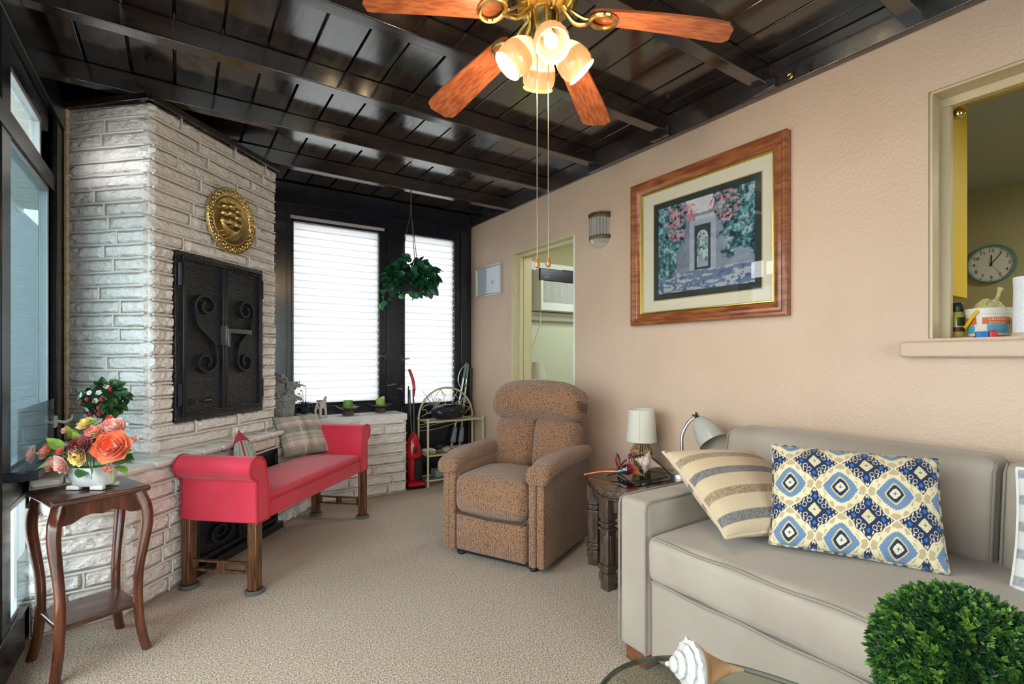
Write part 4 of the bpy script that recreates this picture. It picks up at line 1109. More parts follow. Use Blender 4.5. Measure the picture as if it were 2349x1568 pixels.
lspec = [(140, 1030, 0.05, -0.9, 0.25, 0), (165, 1020, 0.06, -0.5, 0.7, 0), (120, 1068, 0.03, -0.95, -0.1, 0), (170, 1045, 0.08, -0.6, -0.1, 0), (315, 1030, 0.05, 0.9, 0.3, 0), (305, 1065, 0.05, 0.9, -0.2, 0), (250, 1065, 0.085, 0.5, -0.4, 1), (265, 1050, 0.08, 0.6, 0.1, 1), (285, 1075, 0.06, 0.8, -0.5, 0),
         (240, 1015, 0.04, 0.3, 0.8, 1), (200, 1010, 0.03, -0.2, 0.9, 0), (222, 1062, 0.06, 0.1, -0.35, 1), (275, 1010, 0.02, 0.7, 0.6, 1), (180, 1000, 0.01, -0.3, 0.9, 0), (130, 1052, 0.02, -0.9, 0.1, 1), (300, 1045, 0.02, 0.9, 0.1, 1)]
for (u, v, dp, dx, dz, kk) in lspec:
    c = fpos(u, v, dp) * 0.8
    put_leaf(lA if kk == 0 else lB, pl, c, RV * dx + UP * dz - FWD * 0.3, rl.uniform(-0.6, 0.6), rl.uniform(0.85, 1.15))
for _ in range(12):
    a_ = rl.uniform(0.0, PI); c = RV * 0.07 * math.cos(a_) + FWD * 0.045 * math.sin(a_) + UP * rl.uniform(0.07, 0.11)
    put_leaf(rl.choice((lA, lB)), pl, c, RV * math.cos(a_) + FWD * math.sin(a_) + UP * rl.uniform(-0.3, 0.8), rl.uniform(-0.6, 0.6), rl.uniform(0.7, 1.1))

# strawberry topiary on the ledge
tp = thing('strawberry_topiary', 'small strawberry topiary ball with white blossoms on a twisted stem', 'plant', (-0.285, 3.0, ZL + 0.0125))
g = MB(); g.lathe([(0.03, 0), (0.04, 0.05), (0.043, 0.062), (0.037, 0.062), (0.033, 0.05)], 20); g.obj('pot', mat('terracotta', (0.36, 0.15, 0.08), 0.8), tp)
m_twig = mat('brown_twig', (0.09, 0.05, 0.03), 0.8)
g = MB()
for ph in (0, 2.1, 4.2): g.tube([(0.007 * math.cos(ph + z * 60), 0.007 * math.sin(ph + z * 60), z) for z in np.linspace(0.045, 0.25, 16)], 0.005, 6)
g.obj('stem', m_twig, tp)
cB = Vector((0, 0, 0.305))
MB().ball(tuple(cB), (0.068, 0.068, 0.058), 14, 9).obj('core', mat('moss_core', (0.012, 0.03, 0.01), 0.95), tp)
lC = leaf_mesh('leaf', 0.042, 0.036, m_leafd, 0.3, 0.2)
for i in range(130):
    z_ = rl.uniform(-1, 1); a_ = rl.uniform(0, 2 * PI); s_ = math.sqrt(1 - z_ * z_); n_ = Vector((s_ * math.cos(a_), s_ * math.sin(a_), z_))
    dd = (n_ * 0.5 + Vector((rl.uniform(-1, 1), rl.uniform(-1, 1), rl.uniform(-0.9, 0.5)))).normalized()
    put_leaf(lC, tp, cB + Vector((n_.x * 0.070, n_.y * 0.070, n_.z * 0.062)), dd, rl.uniform(-1, 1), rl.uniform(0.7, 1.15))
m_berry = mat('strawberry_red', (0.45, 0.02, 0.03), 0.35, bump=0.5, bscale=300); m_petw = mat('white_petal', (0.78, 0.74, 0.74), 0.6)
for (x, z) in ((-0.055, -0.02), (-0.01, -0.0), (0.045, -0.002), (0.03, -0.04), (0.015, -0.07), (-0.03, -0.07), (0.06, 0.045)):
    p_ = cB + RV * x + UP * z - FWD * math.sqrt(max(0.001, 0.0078 - x * x - z * z))
    MB().lathe([(0.001, -0.012), (0.007, -0.006), (0.009, 0.002), (0.006, 0.009), (0.001, 0.011)], 10, Matrix.Translation(p_)).obj('strawberry', m_berry, tp)
for (x, z) in ((0.036, 0.03), (-0.045, 0.02), (0.028, -0.005), (-0.02, -0.045), (0.0, 0.03), (0.05, 0.055)):
    p_ = cB + RV * x + UP * z - FWD * math.sqrt(max(0.001, 0.0084 - x * x - z * z)); g = MB()
    for k in range(5):
        petal(g, Matrix.Translation(p_) @ rot_to(p_ - cB) @ Matrix.Rotation(k * 2 * PI / 5, 4, 'Z') @ Matrix.Rotation(R(75), 4, 'X'), 0.013, 0.014, -0.003, 0, 3, 3)
    g.ball(tuple(p_ + (p_ - cB).normalized() * 0.002), 0.003, 8, 5)
    g.obj('blossom', m_petw, tp)

# glass jar on the ledge
jr = thing('glass_jar', 'clear glass jar with metal rim on the ledge beside the side window', 'jar', (-0.435, 3.03, ZL + 0.0115))
g = MB(); g.lathe([(0.032, 0.0), (0.036, 0.008), (0.037, 0.075), (0.028, 0.09), (0.028, 0.1)], 24, cap1=False); g.obj('body', thin_glass('jar_glass', (0.8, 0.86, 0.88), 0.15), jr)
g = MB(); g.lathe([(0.0285, 0.095), (0.031, 0.095), (0.031, 0.108), (0.0285, 0.108)], 24, cap0=False, cap1=False); g.obj('rim', m_chrome, jr)

# clear acrylic sheets leaning inside the side windows
for (y0, y1, z0, z1, lb) in ((2.575, 3.22, 0.738, 0.955, 'clear acrylic strip standing on the side window sill'), (2.57, 2.81, 0.162, 0.40, 'clear acrylic strip in the low side window by the floor')):
    g = MB(); g.ext((XL + 0.020, y0, z0), (XL + 0.024, y1, z1))
    tag(g.obj('acrylic_strip', m_acrylic, bevel=0.001), lb, 'panel')

# ================================================================== BRASS PLATE with sailing ship
bp_ = thing('brass_plate', 'round embossed brass wall plate showing a sailing ship above the oven doors', 'wall plate', (A.x + t45.x * 0.513 + n45.x * 0.037, A.y + t45.y * 0.513 + n45.y * 0.037, 1.98), a45)
m_br = mat('embossed_brass', (0.80, 0.62, 0.27), 0.36, metal=1.0, col2=(0.72, 0.54, 0.22), nscale=14)
m_br2 = mat('chased_brass', (0.74, 0.55, 0.24), 0.32, metal=1.0, bump=0.9, bscale=55, bdist=0.01)
Mw = Matrix.Rotation(R(90), 4, 'X')
g = MB(); g.lathe([(0.001, 0.006), (0.130, 0.006), (0.138, 0.012), (0.146, 0.012), (0.150, 0.008)], 56, Mw, cap0=False, cap1=False); disc = g.obj('dish', m_br, bp_, smooth=50)
g = MB(); g.lathe([(0.148, 0.008), (0.153, 0.014), (0.188, 0.018), (0.193, 0.021), (0.197, 0.017), (0.196, 0.0)], 56, Mw, cap0=False, cap1=False); rim = g.obj('rim', m_br2, bp_, smooth=50)
g = MB()
for k in range(28):
    a_ = 2 * PI * k / 28
    g.ball((0.171 * math.cos(a_), -0.0175, 0.171 * math.sin(a_)), (0.011, 0.007, 0.011), 8, 5)
    g.ball((0.182 * math.cos(a_ + 0.11), -0.018, 0.182 * math.sin(a_ + 0.11)), (0.006, 0.005, 0.006), 6, 4); g.ball((0.160 * math.cos(a_ + 0.11), -0.016, 0.160 * math.sin(a_ + 0.11)), (0.006, 0.005, 0.006), 6, 4)
g.obj('rim_ornament', m_br2, rim)
ship = MB()
def hull(u, v):
    x = (u - 0.5) * 0.125; sheer = 0.10 * (u - 0.5) ** 2 * 1.6
    top = -0.028 + sheer; bot = -0.062 + 0.14 * (u - 0.5) ** 2
    return (x, -0.008 - 0.016 * math.sin(PI * v) * math.sin(PI * min(1, max(0, u))) ** 0.5, bot + (top - bot) * v)
ship.grid(hull, 14, 6)
ship_o = ship.obj('ship_hull', m_br, bp_, smooth=60, loc=(0, 0.002, -0.005)); ship_o.scale = (1.28, 1.2, 1.25)
for (cx, cz, w_, h_) in ((-0.042, 0.072, 0.034, 0.024), (-0.042, 0.040, 0.044, 0.030), (-0.042, 0.004, 0.050, 0.034), (0.002, 0.082, 0.034, 0.024), (0.002, 0.049, 0.046, 0.032), (0.002, 0.010, 0.054, 0.038), (0.042, 0.068, 0.030, 0.022), (0.042, 0.038, 0.038, 0.028), (0.042, 0.004, 0.044, 0.034)):
    g = MB()
    g.grid(lambda u, v: (cx + (u - 0.5) * w_ * (1.0 + 0.1 * (1 - v)) + 0.006 * (v - 0.5), -0.009 - 0.015 * math.sin(PI * u) ** 0.6 * math.sin(PI * (0.15 + 0.8 * v)) ** 0.8, cz + (v - 0.5) * h_ - 0.004 * math.cos(PI * (u - 0.5))), 8, 6)
    g.obj('sail', m_br, bp_, smooth=60, loc=(0, 0.002, -0.005)).scale = (1.28, 1.2, 1.25)
g = MB()
for cx in (-0.042, 0.002, 0.042): g.tube([(cx, -0.010, -0.03), (cx, -0.010, 0.10)], 0.002, 6)
g.tube([(0.055, -0.010, -0.02), (0.098, -0.010, 0.012)], 0.002, 6)
g.obj('masts', m_br, bp_, loc=(0, 0.002, -0.005)).scale = (1.28, 1.2, 1.25)
g = MB(); g.add([(0.058, -0.009, -0.012), (0.094, -0.014, 0.008), (0.046, -0.014, 0.075)], [(0, 1, 2)]); g.obj('jib', m_br, bp_, loc=(0, 0.002, -0.005)).scale = (1.28, 1.2, 1.25)
g = MB()
for k in range(7):
    zz = -0.055 - 0.009 * k; hw = math.sqrt(max(0.0001, 0.118 ** 2 - zz * zz))
    g.tube([(x, -0.008, zz + 0.003 * math.sin(x * 130 + k * 1.7)) for x in np.linspace(-hw * 0.8, hw * 0.8, 26)], 0.0026, 5)
g.obj('waves', m_br, bp_)

# ================================================================== THINGS ON THE WINDOW LEDGE
ZS = 0.673
m_stone = mat('grey_cast_stone', (0.24, 0.25, 0.245), 0.85, col2=(0.36, 0.37, 0.36), nscale=40, bump=0.5, bscale=90, bdist=0.006)
dg = thing('dog_basket_statue', 'grey cast stone statue of two dogs in a woven basket on the ledge', 'statue', (0.665, 4.215, ZS), 0)
g = MB(); g.lathe([(0.075, 0.0), (0.082, 0.006), (0.098, 0.19), (0.092, 0.195), (0.088, 0.17)], 32); bk = g.obj('basket', m_stone, dg)
w0 = MB(); w0.rbox((0, 0, 0), (0.022, 0.010, 0.013), 0.004, 1); w0o = None
for r_ in range(12):
    z_ = 0.016 + r_ * 0.0152; rr = 0.082 + 0.016 * z_ / 0.19
    for k in range(20):
        if k % 2 != r_ % 2: continue
        a_ = 2 * PI * k / 20
        if w0o is None: w0o = w0.obj('weave', m_stone, bk, loc=(rr * math.cos(a_), rr * math.sin(a_), z_), rot=(0, 0, a_ + PI / 2))
        else: inst(w0o, 'weave', bk, (rr * math.cos(a_), rr * math.sin(a_), z_), (0, 0, a_ + PI / 2))
def dogskin(nodes, edges, name, sub=2):
    me = bpy.data.meshes.new(name); me.from_pydata([n[0] for n in nodes], edges, [])
    o = bpy.data.objects.new(name, me); COL.objects.link(o)
    sk = o.modifiers.new('skin', 'SKIN'); o.modifiers.new('sub', 'SUBSURF').levels = sub; o.modifiers['sub'].render_levels = sub
    for i, n in enumerate(nodes):
        r_ = n[1] if isinstance(n[1], tuple) else (n[1], n[1]); me.skin_vertices[0].data[i].radius = r_
    me.skin_vertices[0].data[0].use_root = True
    sk.use_smooth_shade = True
    bpy.context.view_layer.update()
    dgp = bpy.context.evaluated_depsgraph_get(); ev = bpy.data.meshes.new_from_object(o.evaluated_get(dgp))
    bpy.data.objects.remove(o)
    return ev
def dog(loc, rz, sc, name='dog'):
    nodes = [((0, 0, 0), 0.045), ((0, -0.005, 0.06), 0.042), ((0, -0.02, 0.11), 0.034), ((0, -0.035, 0.15), (0.037, 0.036)), ((0, -0.075, 0.15), (0.028, 0.026)), ((0, -0.105, 0.142), (0.021, 0.019)), ((0, -0.122, 0.14), 0.013),
             ((0.03, -0.04, 0.05), 0.018), ((0.035, -0.085, 0.035), 0.015), ((0.035, -0.112, 0.02), 0.016), ((-0.03, -0.04, 0.05), 0.018), ((-0.035, -0.085, 0.035), 0.015), ((-0.035, -0.112, 0.02), 0.016),
             ((0.034, -0.028, 0.165), 0.014), ((0.050, -0.034, 0.135), 0.014), ((0.052, -0.036, 0.10), 0.010), ((-0.034, -0.028, 0.165), 0.014), ((-0.050, -0.034, 0.135), 0.014), ((-0.052, -0.036, 0.10), 0.010)]
    edges = [(0, 1), (1, 2), (2, 3), (3, 4), (4, 5), (5, 6), (1, 7), (7, 8), (8, 9), (1, 10), (10, 11), (11, 12), (3, 13), (13, 14), (14, 15), (3, 16), (16, 17), (17, 18)]
    me = dogskin(nodes, edges, name); me.materials.append(m_stone)
    o = bpy.data.objects.new(name, me); COL.objects.link(o); o.parent = dg; o.location = loc; o.rotation_euler = (0, 0, rz); o.scale = (sc, sc, sc)
    g = MB(); g.ball((0, -0.133, 0.147), (0.009, 0.007, 0.007), 8, 6); g.ball((0.018, -0.098, 0.170), 0.006, 8, 6); g.ball((-0.018, -0.098, 0.170), 0.006, 8, 6)
    g.obj('face', mat('dark_stone', (0.06, 0.065, 0.065), 0.6), o)
    return o
dog((-0.025, 0.015, 0.155), R(12), 1.08); dog((0.045, 0.03, 0.125), R(48), 0.95)
g = MB(); g.ball((-0.045, -0.085, 0.15), (0.03, 0.02, 0.012), 10, 6); g.ball((0.0, -0.098, 0.15), (0.03, 0.016, 0.012), 10, 6); g.tube([(-0.085, -0.06, 0.165), (-0.05, -0.088, 0.16), (-0.01, -0.1, 0.165), (0.03, -0.092, 0.155)], 0.008, 6); g.tube([(-0.01, -0.1, 0.16), (0.005, -0.104, 0.12), (0.012, -0.1, 0.10)], 0.008, 6); g.obj('bow', m_stone, bk)

rk = MB(); rk.rbox((0, 0, 0.011), (0.13, 0.09, 0.022), 0.009, 4, warp=lambda o: (o[0] + 0.006 * math.sin(o[1] * 90), o[1] + 0.005 * math.sin(o[0] * 80), o[2] + 0.003 * math.sin(o[0] * 70 + o[1] * 50)))
tag(rk.obj('flat_stone', m_stone, loc=(0.845, 4.30, ZS + 0.004)), 'small flat grey stone under the black plant pot', 'stone')
op = thing('potted_orchid', 'black pot with thin bare flower stems and strap leaves on the ledge', 'plant', (0.845, 4.30, ZS + 0.029))
g = MB(); g.lathe([(0.026, 0), (0.034, 0.012), (0.040, 0.05), (0.036, 0.056), (0.032, 0.045)], 18); g.obj('pot', mat('black_pot', (0.012, 0.014, 0.02), 0.3), op)
mstem = mat('dark_stem', (0.05, 0.055, 0.06), 0.6)
for (dx, dz, bx) in ((-0.030, 0.10, -0.02), (0.012, 0.165, 0.03), (-0.012, 0.125, -0.015)):
    top_ = RV * dx + UP * (0.05 + dz)
    MB().tube(bez([(0, 0, 0.045), tuple(RV * bx * 0.5 + UP * (0.05 + dz * 0.5)), tuple(top_), tuple(top_ + RV * -0.012 + UP * 0.006)], 5), 0.0018, 5).obj('flower_stem', mstem, op)
    MB().ball(tuple(top_ + RV * -0.012 + UP * 0.006), (0.011, 0.008, 0.005), 8, 5).obj('bud', mstem, op)
m_strap = mat('strap_leaf', (0.035, 0.05, 0.05), 0.4)
for k in range(9):
    a_ = 2 * PI * k / 9 + 0.3; d_ = Vector((math.cos(a_), math.sin(a_), 0)); ln = 0.05 + 0.012 * (k % 3)
    MB().tube([tuple(d_ * t_ * ln + UP * (0.05 + 0.045 * math.sin(t_ * 2.6) - 0.02 * t_ ** 3)) for t_ in np.linspace(0, 1, 7)], [0.004, 0.005, 0.005, 0.005, 0.004, 0.003, 0.001], 6, flat=(1, 0.35)).obj('leaf', m_strap, op)

# camel figurine
cm = thing('camel_figurine', 'small pale stone camel figurine standing on the window ledge', 'figurine', (0.955, 4.175, ZS), R(18))
m_pale = mat('pale_soapstone', (0.62, 0.53, 0.46), 0.6, col2=(0.40, 0.30, 0.25), nscale=25, nfac=(0.45, 0.75))
nodes = [((0, 0.02, 0.105), (0.030, 0.026)), ((0, -0.012, 0.108), (0.030, 0.027)), ((0, 0.055, 0.10), (0.027, 0.024)), ((0, -0.036, 0.128), 0.015), ((0, -0.045, 0.150), 0.011), ((0, -0.050, 0.166), (0.011, 0.010)), ((0, -0.068, 0.163), 0.007),
         ((0.022, -0.018, 0.07), 0.010), ((0.022, -0.02, 0.035), 0.008), ((0.022, -0.022, 0.006), 0.010), ((-0.022, -0.018, 0.07), 0.010), ((-0.022, -0.02, 0.035), 0.008), ((-0.022, -0.022, 0.006), 0.010),
         ((0.02, 0.058, 0.07), 0.011), ((0.02, 0.06, 0.035), 0.008), ((0.02, 0.058, 0.006), 0.010), ((-0.02, 0.058, 0.07), 0.011), ((-0.02, 0.06, 0.035), 0.008), ((-0.02, 0.058, 0.006), 0.010), ((0, 0.02, 0.135), 0.013)]
edges = [(0, 1), (0, 2), (1, 3), (3, 4), (4, 5), (5, 6), (1, 7), (7, 8), (8, 9), (1, 10), (10, 11), (11, 12), (2, 13), (13, 14), (14, 15), (2, 16), (16, 17), (17, 18), (0, 19)]
me = dogskin(nodes, edges, 'body'); me.materials.append(m_pale); o = bpy.data.objects.new('body', me); COL.objects.link(o); o.parent = cm
g = MB(); g.rbox((0, 0.018, 0.004), (0.062, 0.105, 0.008), 0.003, 2); g.obj('base', m_pale, cm)
g = MB(); g.rbox((0, 0.018, 0.131), (0.05, 0.05, 0.012), 0.005, 2); g.obj('saddle', mat('dark_saddle', (0.20, 0.15, 0.12), 0.7), cm)

# candles on stands
m_darkwood = mat('dark_bronze_wood', (0.045, 0.030, 0.028), 0.4, col2=(0.09, 0.06, 0.05), nscale=25)
m_wax = mat('green_wax', (0.16, 0.34, 0.045), 0.45, sss=0.3); m_wax2 = mat('lime_wax', (0.30, 0.48, 0.08), 0.45, sss=0.3)
for (x, y, lab, clab, mw, wob) in ((1.172, 4.215, 'dark square candle stand with curled plate beside the camel figurine', 'straight dark green pillar candle on the stand beside the camel', m_wax, 0.0),
                                   (1.470, 4.285, 'dark square candle stand with curled plate at the end of the ledge', 'lime green pillar candle with melted lopsided rim', m_wax2, 0.008)):
    st = thing('candle_stand', lab, 'candle holder', (x, y, ZS), R(12), group='candle stands on the window ledge')
    g = MB(); g.add([(-0.036, -0.036, 0), (0.036, -0.036, 0), (0.036, 0.036, 0), (-0.036, 0.036, 0), (-0.027, -0.027, 0.044), (0.027, -0.027, 0.044), (0.027, 0.027, 0.044), (-0.027, 0.027, 0.044)], [(0, 3, 2, 1), (4, 5, 6, 7), (0, 1, 5, 4), (1, 2, 6, 5), (2, 3, 7, 6), (3, 0, 4, 7)])
    g.obj('pedestal', m_darkwood, st, bevel=0.003)
    g = MB()
    def dish(u, v, dz=0.0):
        a, b = 2 * u - 1, 2 * v - 1
        return (a * 0.082, b * 0.062, 0.046 + 0.020 * abs(a) ** 3 + 0.012 * abs(b) ** 4 + dz)
    g.grid(lambda u, v: dish(u, v, 0.005), 14, 12); n0 = len(g.v); g.grid(lambda u, v: dish(u, v, 0.0), 14, 12)
    nf = 14 * 12; g.f[-nf:] = [q[::-1] for q in g.f[-nf:]]
    W_ = 15; rg = [i for i in range(W_)] + [j * W_ + 14 for j in range(1, 13)] + [12 * W_ + i for i in range(13, -1, -1)] + [j * W_ for j in range(11, 0, -1)]
    for q in range(len(rg)): g.f.append((rg[(q + 1) % len(rg)], rg[q], rg[q] + n0, rg[(q + 1) % len(rg)] + n0))
    g.obj('plate', m_darkwood, st, smooth=60)
    cd = thing('pillar_candle', clab, 'candle', (x, y, ZS + 0.0515))
    g = MB(); prof = [(0.036, 0.0), (0.0375, 0.003), (0.0375, 0.068), (0.035, 0.073), (0.031, 0.072), (0.022, 0.064), (0.004, 0.062)]
    g.lathe(prof, 24); g.v = [(p[0], p[1], p[2] + (wob * math.sin(math.atan2(p[1], p[0]) * 2 + 0.6) + wob * p[0] / 0.037 if p[2] > 0.05 else 0)) for p in g.v]
    g.obj('wax', mw, cd, smooth=50)
    MB().tube([(0, 0, 0.060), (0.001, 0, 0.070), (0.003, 0, 0.074)], 0.0012, 5).obj('wick', m_rubber, cd)

# ================================================================== HANGING PLANT
hp = thing('hanging_plant', 'trailing green ivy in a hanging basket on twine before the windows', 'plant', (1.555, 3.80, 0))
zp = 1.70
g = MB(); g.lathe([(0.075, zp - 0.03), (0.105, zp + 0.01), (0.12, zp + 0.06), (0.112, zp + 0.062), (0.1, zp + 0.03)], 22); g.obj('basket', mat('dark_wicker', (0.028, 0.020, 0.018), 0.8, bump=0.8, bscale=120), hp)
m_twine = mat('brown_twine', (0.10, 0.075, 0.05), 0.9, bump=0.6, bscale=300)
MB().tube([(0, 0, ZB), (0.002, 0, ZB - 0.02), (0, 0, 2.31)], 0.005, 6).obj('hook_cord', m_twine, hp)
for k in range(3):
    a_ = 2 * PI * k / 3 + 0.5
    MB().tube([(0, 0, 2.34), (0.01 * math.cos(a_), 0.01 * math.sin(a_), 2.28), (0.112 * math.cos(a_), 0.112 * math.sin(a_), zp + 0.06)], 0.003, 5).obj('hanger_cord', m_twine, hp)
m_ivy = mat('ivy_leaf', (0.008, 0.065, 0.032), 0.32, col2=(0.026, 0.14, 0.062), nscale=22, nfac=(0.35, 0.7)); m_ivy2 = mat('ivy_leaf_light', (0.025, 0.17, 0.055), 0.35, col2=(0.06, 0.26, 0.10), nscale=25)
lI = leaf_mesh('leaf', 0.072, 0.068, m_ivy, 0.25, 0.3, heart=True); lJ = leaf_mesh('leaf', 0.064, 0.056, m_ivy2, 0.25, 0.3, heart=True)
rl = random.Random(11)
cI = Vector((0, 0, zp + 0.085))
for i in range(290):
    z_ = rl.uniform(-0.62, 1); a_ = rl.uniform(0, 2 * PI); s_ = math.sqrt(1 - z_ * z_); n_ = Vector((s_ * math.cos(a_), s_ * math.sin(a_), z_))
    k_ = rl.uniform(0.75, 1.06); p_ = cI + Vector((n_.x * 0.195, n_.y * 0.195, n_.z * 0.145)) * k_
    dd = n_ * 0.7 + Vector((rl.uniform(-0.6, 0.6), rl.uniform(-0.6, 0.6), rl.uniform(-1.1, 0.15)))
    put_leaf(lI if rl.random() < 0.93 else lJ, hp, p_, dd, rl.uniform(-0.9, 0.9), rl.uniform(0.7, 1.1))
MB().ball((0, 0, zp + 0.075), (0.135, 0.135, 0.075), 18, 10).obj('moss', mat('ivy_moss', (0.010, 0.030, 0.014), 0.95), hp)
vin = MB()
for (u0, v0, path) in ((0, 0, [(-0.15, 0.02), (-0.19, -0.08), (-0.20, -0.17), (-0.225, -0.22)]), (0, 0, [(-0.12, 0.0), (-0.14, -0.10), (-0.155, -0.19)]), (0, 0, [(-0.06, 0.0), (-0.075, -0.09), (-0.07, -0.15)]), (0, 0, [(0.12, 0.0), (0.15, -0.07), (0.14, -0.17)]), (0, 0, [(0.05, -0.03), (0.09, -0.11), (0.115, -0.12)]), (0, 0, [(0.15, 0.03), (0.2, -0.02), (0.235, -0.08)]), (0, 0, [(-0.02, -0.05), (0.03, -0.13), (0.055, -0.16)])):
    pts = [cI + RV * x - FWD * 0.08 + UP * z for x, z in path]; pb = bez([tuple(p) for p in pts], 4)
    vin.tube(pb, 0.0022, 5)
    if path[0][0] < 0:
        for q in pb[3::2]: put_leaf(lJ, hp, q, Vector((rl.uniform(-1, 1), rl.uniform(-1, 0.2), -0.8)), rl.uniform(-0.8, 0.8), rl.uniform(0.6, 0.95))
    elif path[0][0] > 0.1:
        for q in pb[2:-3:3]: put_leaf(lI, hp, q, Vector((rl.uniform(-1, 1), rl.uniform(-1, 0.2), -0.5)), rl.uniform(-0.8, 0.8), 0.8)
vin.obj('vines', mat('vine_stem', (0.10, 0.09, 0.05), 0.7), hp)

# ================================================================== FRAMED PAINTING
pic = thing('framed_painting', 'large framed print of a courtyard doorway with flowering vines on the cream wall', 'picture', (XR, 0, 0))
def frame_ring(mb, y0, y1, z0, z1, w_, xo, prof):
    """mitred picture moulding; prof = list of (distance inward, height off the wall)"""
    cs = [(y1, z0), (y0, z0), (y0, z1), (y1, z1)]; sg = [(-1, 1), (1, 1), (1, -1), (-1, -1)]
    n = len(prof); vs = []
    for (cy, cz), (sy, sz) in zip(cs, sg):
        for d, hh in prof: vs.append((-xo - hh, cy + sy * d, cz + sz * d))
    fs = []
    for k in range(4):
        l = (k + 1) % 4
        for i in range(n - 1): fs.append((k * n + i, l * n + i, l * n + i + 1, k * n + i + 1))
    return mb.add(vs, fs)
m_frame = mat('cherry_frame_wood', (0.20, 0.055, 0.018), 0.3, col2=(0.36, 0.12, 0.04), nscale=8, stretch=(2, 1, 6), coat=0.4)
g = MB(); frame_ring(g, 1.262, 2.252, 1.352, 2.242, 0.07, 0.0, [(0.0, 0.0), (0.0, 0.040), (0.006, 0.046), (0.018, 0.046), (0.03, 0.034), (0.042, 0.036), (0.056, 0.026), (0.068, 0.022), (0.068, 0.008)]); g.obj('frame', m_frame, pic, smooth=30)
g = MB(); frame_ring(g, 1.328, 2.186, 1.418, 2.176, 0.02, 0.0, [(0.0, 0.02), (0.004, 0.025), (0.008, 0.021), (0.012, 0.022), (0.016, 0.014), (0.016, 0.006)]); g.obj('gilt_slip', mat('gilt', (0.72, 0.55, 0.14), 0.3, metal=1.0), pic, smooth=30)
m_mount = mat('cream_mount_board', (0.78, 0.68, 0.52), 0.8)
MB().ext((-0.009, 1.34, 1.43), (-0.004, 2.175, 2.165)).obj('mount', m_mount, pic)
g = MB(); frame_ring(g, 1.402, 2.086, 1.500, 2.086, 0.04, 0.0, [(0.0, 0.0095), (0.003, 0.0100), (0.035, 0.0100), (0.036, 0.0095)]); g.obj('inner_mount', mat('dark_green_mount', (0.020, 0.032, 0.026), 0.7), pic, smooth=0)
g = MB(); frame_ring(g, 1.396, 2.092, 1.494, 2.092, 0.01, 0.0, [(0.0, 0.0092), (0.006, 0.0100), (0.0062, 0.0092)]); g.obj('mount_bevel', mat('tan_bevel', (0.50, 0.36, 0.20), 0.7), pic, smooth=0)
def vnoise(nx, ny, fx, fy, seed, octv=3):
    r_ = np.random.default_rng(seed); out = np.zeros((ny, nx)); amp = 1; tot = 0
    for o_ in range(octv):
        gx, gy = int(fx * 2 ** o_) + 2, int(fy * 2 ** o_) + 2
        G = r_.random((gy, gx)); X_ = np.linspace(0, gx - 1.001, nx); Y_ = np.linspace(0, gy - 1.001, ny)
        xi = X_.astype(int); yi = Y_.astype(int); tx = X_ - xi; ty = Y_ - yi; tx = tx * tx * (3 - 2 * tx); ty = ty * ty * (3 - 2 * ty)
        a = G[np.ix_(yi, xi)]; b = G[np.ix_(yi, xi + 1)]; c = G[np.ix_(yi + 1, xi)]; d = G[np.ix_(yi + 1, xi + 1)]
        out += amp * ((a * (1 - tx) + b * tx) * (1 - ty)[:, None] + (c * (1 - tx) + d * tx) * ty[:, None]); tot += amp; amp *= 0.6
    return out / tot
NX, NY = 190, 160
U, V = np.meshgrid(np.linspace(0, 1, NX), np.linspace(0, 1, NY))
n1 = vnoise(NX, NY, 28, 24, 1, 3); n2 = vnoise(NX, NY, 7, 6, 2, 4); n3 = vnoise(NX, NY, 40, 34, 3, 2); n4 = vnoise(NX, NY, 8, 40, 4, 3)
P_ = np.zeros((NY, NX, 3))
def setc(mask, c, k=1.0):
    m_ = np.clip(mask.astype(float), 0, 1)[..., None] * k
    P_[:] = P_ * (1 - m_) + np.array(c) * m_
P_[:] = np.array((0.20, 0.235, 0.30)); P_ *= (0.6 + 0.8 * n2)[..., None]
setc((V > 0.84 + 0.12 * (n2 - 0.5)) & (abs(U - 0.47) < 0.16), (0.62, 0.60, 0.64))
setc((abs(U - 0.5) < 0.14) & (V > 0.22) & (V < 0.76), (0.40, 0.42, 0.48), 0.8); P_ *= (0.8 + 0.4 * n1)[..., None]
setc((abs(U - 0.5) < 0.085) & (V > 0.20) & (V < 0.70), (0.035, 0.045, 0.06))
arch_ = (abs(U - 0.5) < 0.058) & (V > 0.24) & ((V < 0.56) | (((U - 0.5) / 0.058) ** 2 + ((V - 0.56) / 0.08) ** 2 < 1))
setc(arch_, (0.22, 0.32, 0.33)); setc(arch_ & (n1 > 0.52), (0.46, 0.52, 0.52)); setc(arch_ & (n3 > 0.6), (0.06, 0.13, 0.14)); setc(arch_ & (V < 0.30), (0.30, 0.34, 0.42))
setc((V > 0.76) & (V < 0.80) & (abs(U - 0.52) < 0.10), (0.48, 0.50, 0.54))
setc((V < 0.22), (0.13, 0.18, 0.30)); setc((V < 0.22) & (n4 > 0.54), (0.42, 0.42, 0.46)); setc((V < 0.2) & (n1 < 0.4), (0.07, 0.11, 0.22))
fol = ((U < 0.27 + 0.16 * (V - 0.5) + 0.22 * (n2 - 0.5)) & (V > 0.16)) | ((U > 0.68 - 0.14 * (V - 0.5) + 0.25 * (n2 - 0.5)) & (V > 0.30 + 0.3 * (n2 - 0.5))) | ((V > 0.70 + 0.3 * (n2 - 0.4)) & (abs(U - 0.47) > 0.15))
setc(fol, (0.035, 0.085, 0.11)); setc(fol & (n1 > 0.48), (0.07, 0.20, 0.23)); setc(fol & (n3 > 0.60), (0.16, 0.32, 0.36)); setc(fol & (n1 > 0.66), (0.36, 0.45, 0.50)); setc(fol & (n1 < 0.32), (0.012, 0.03, 0.05))
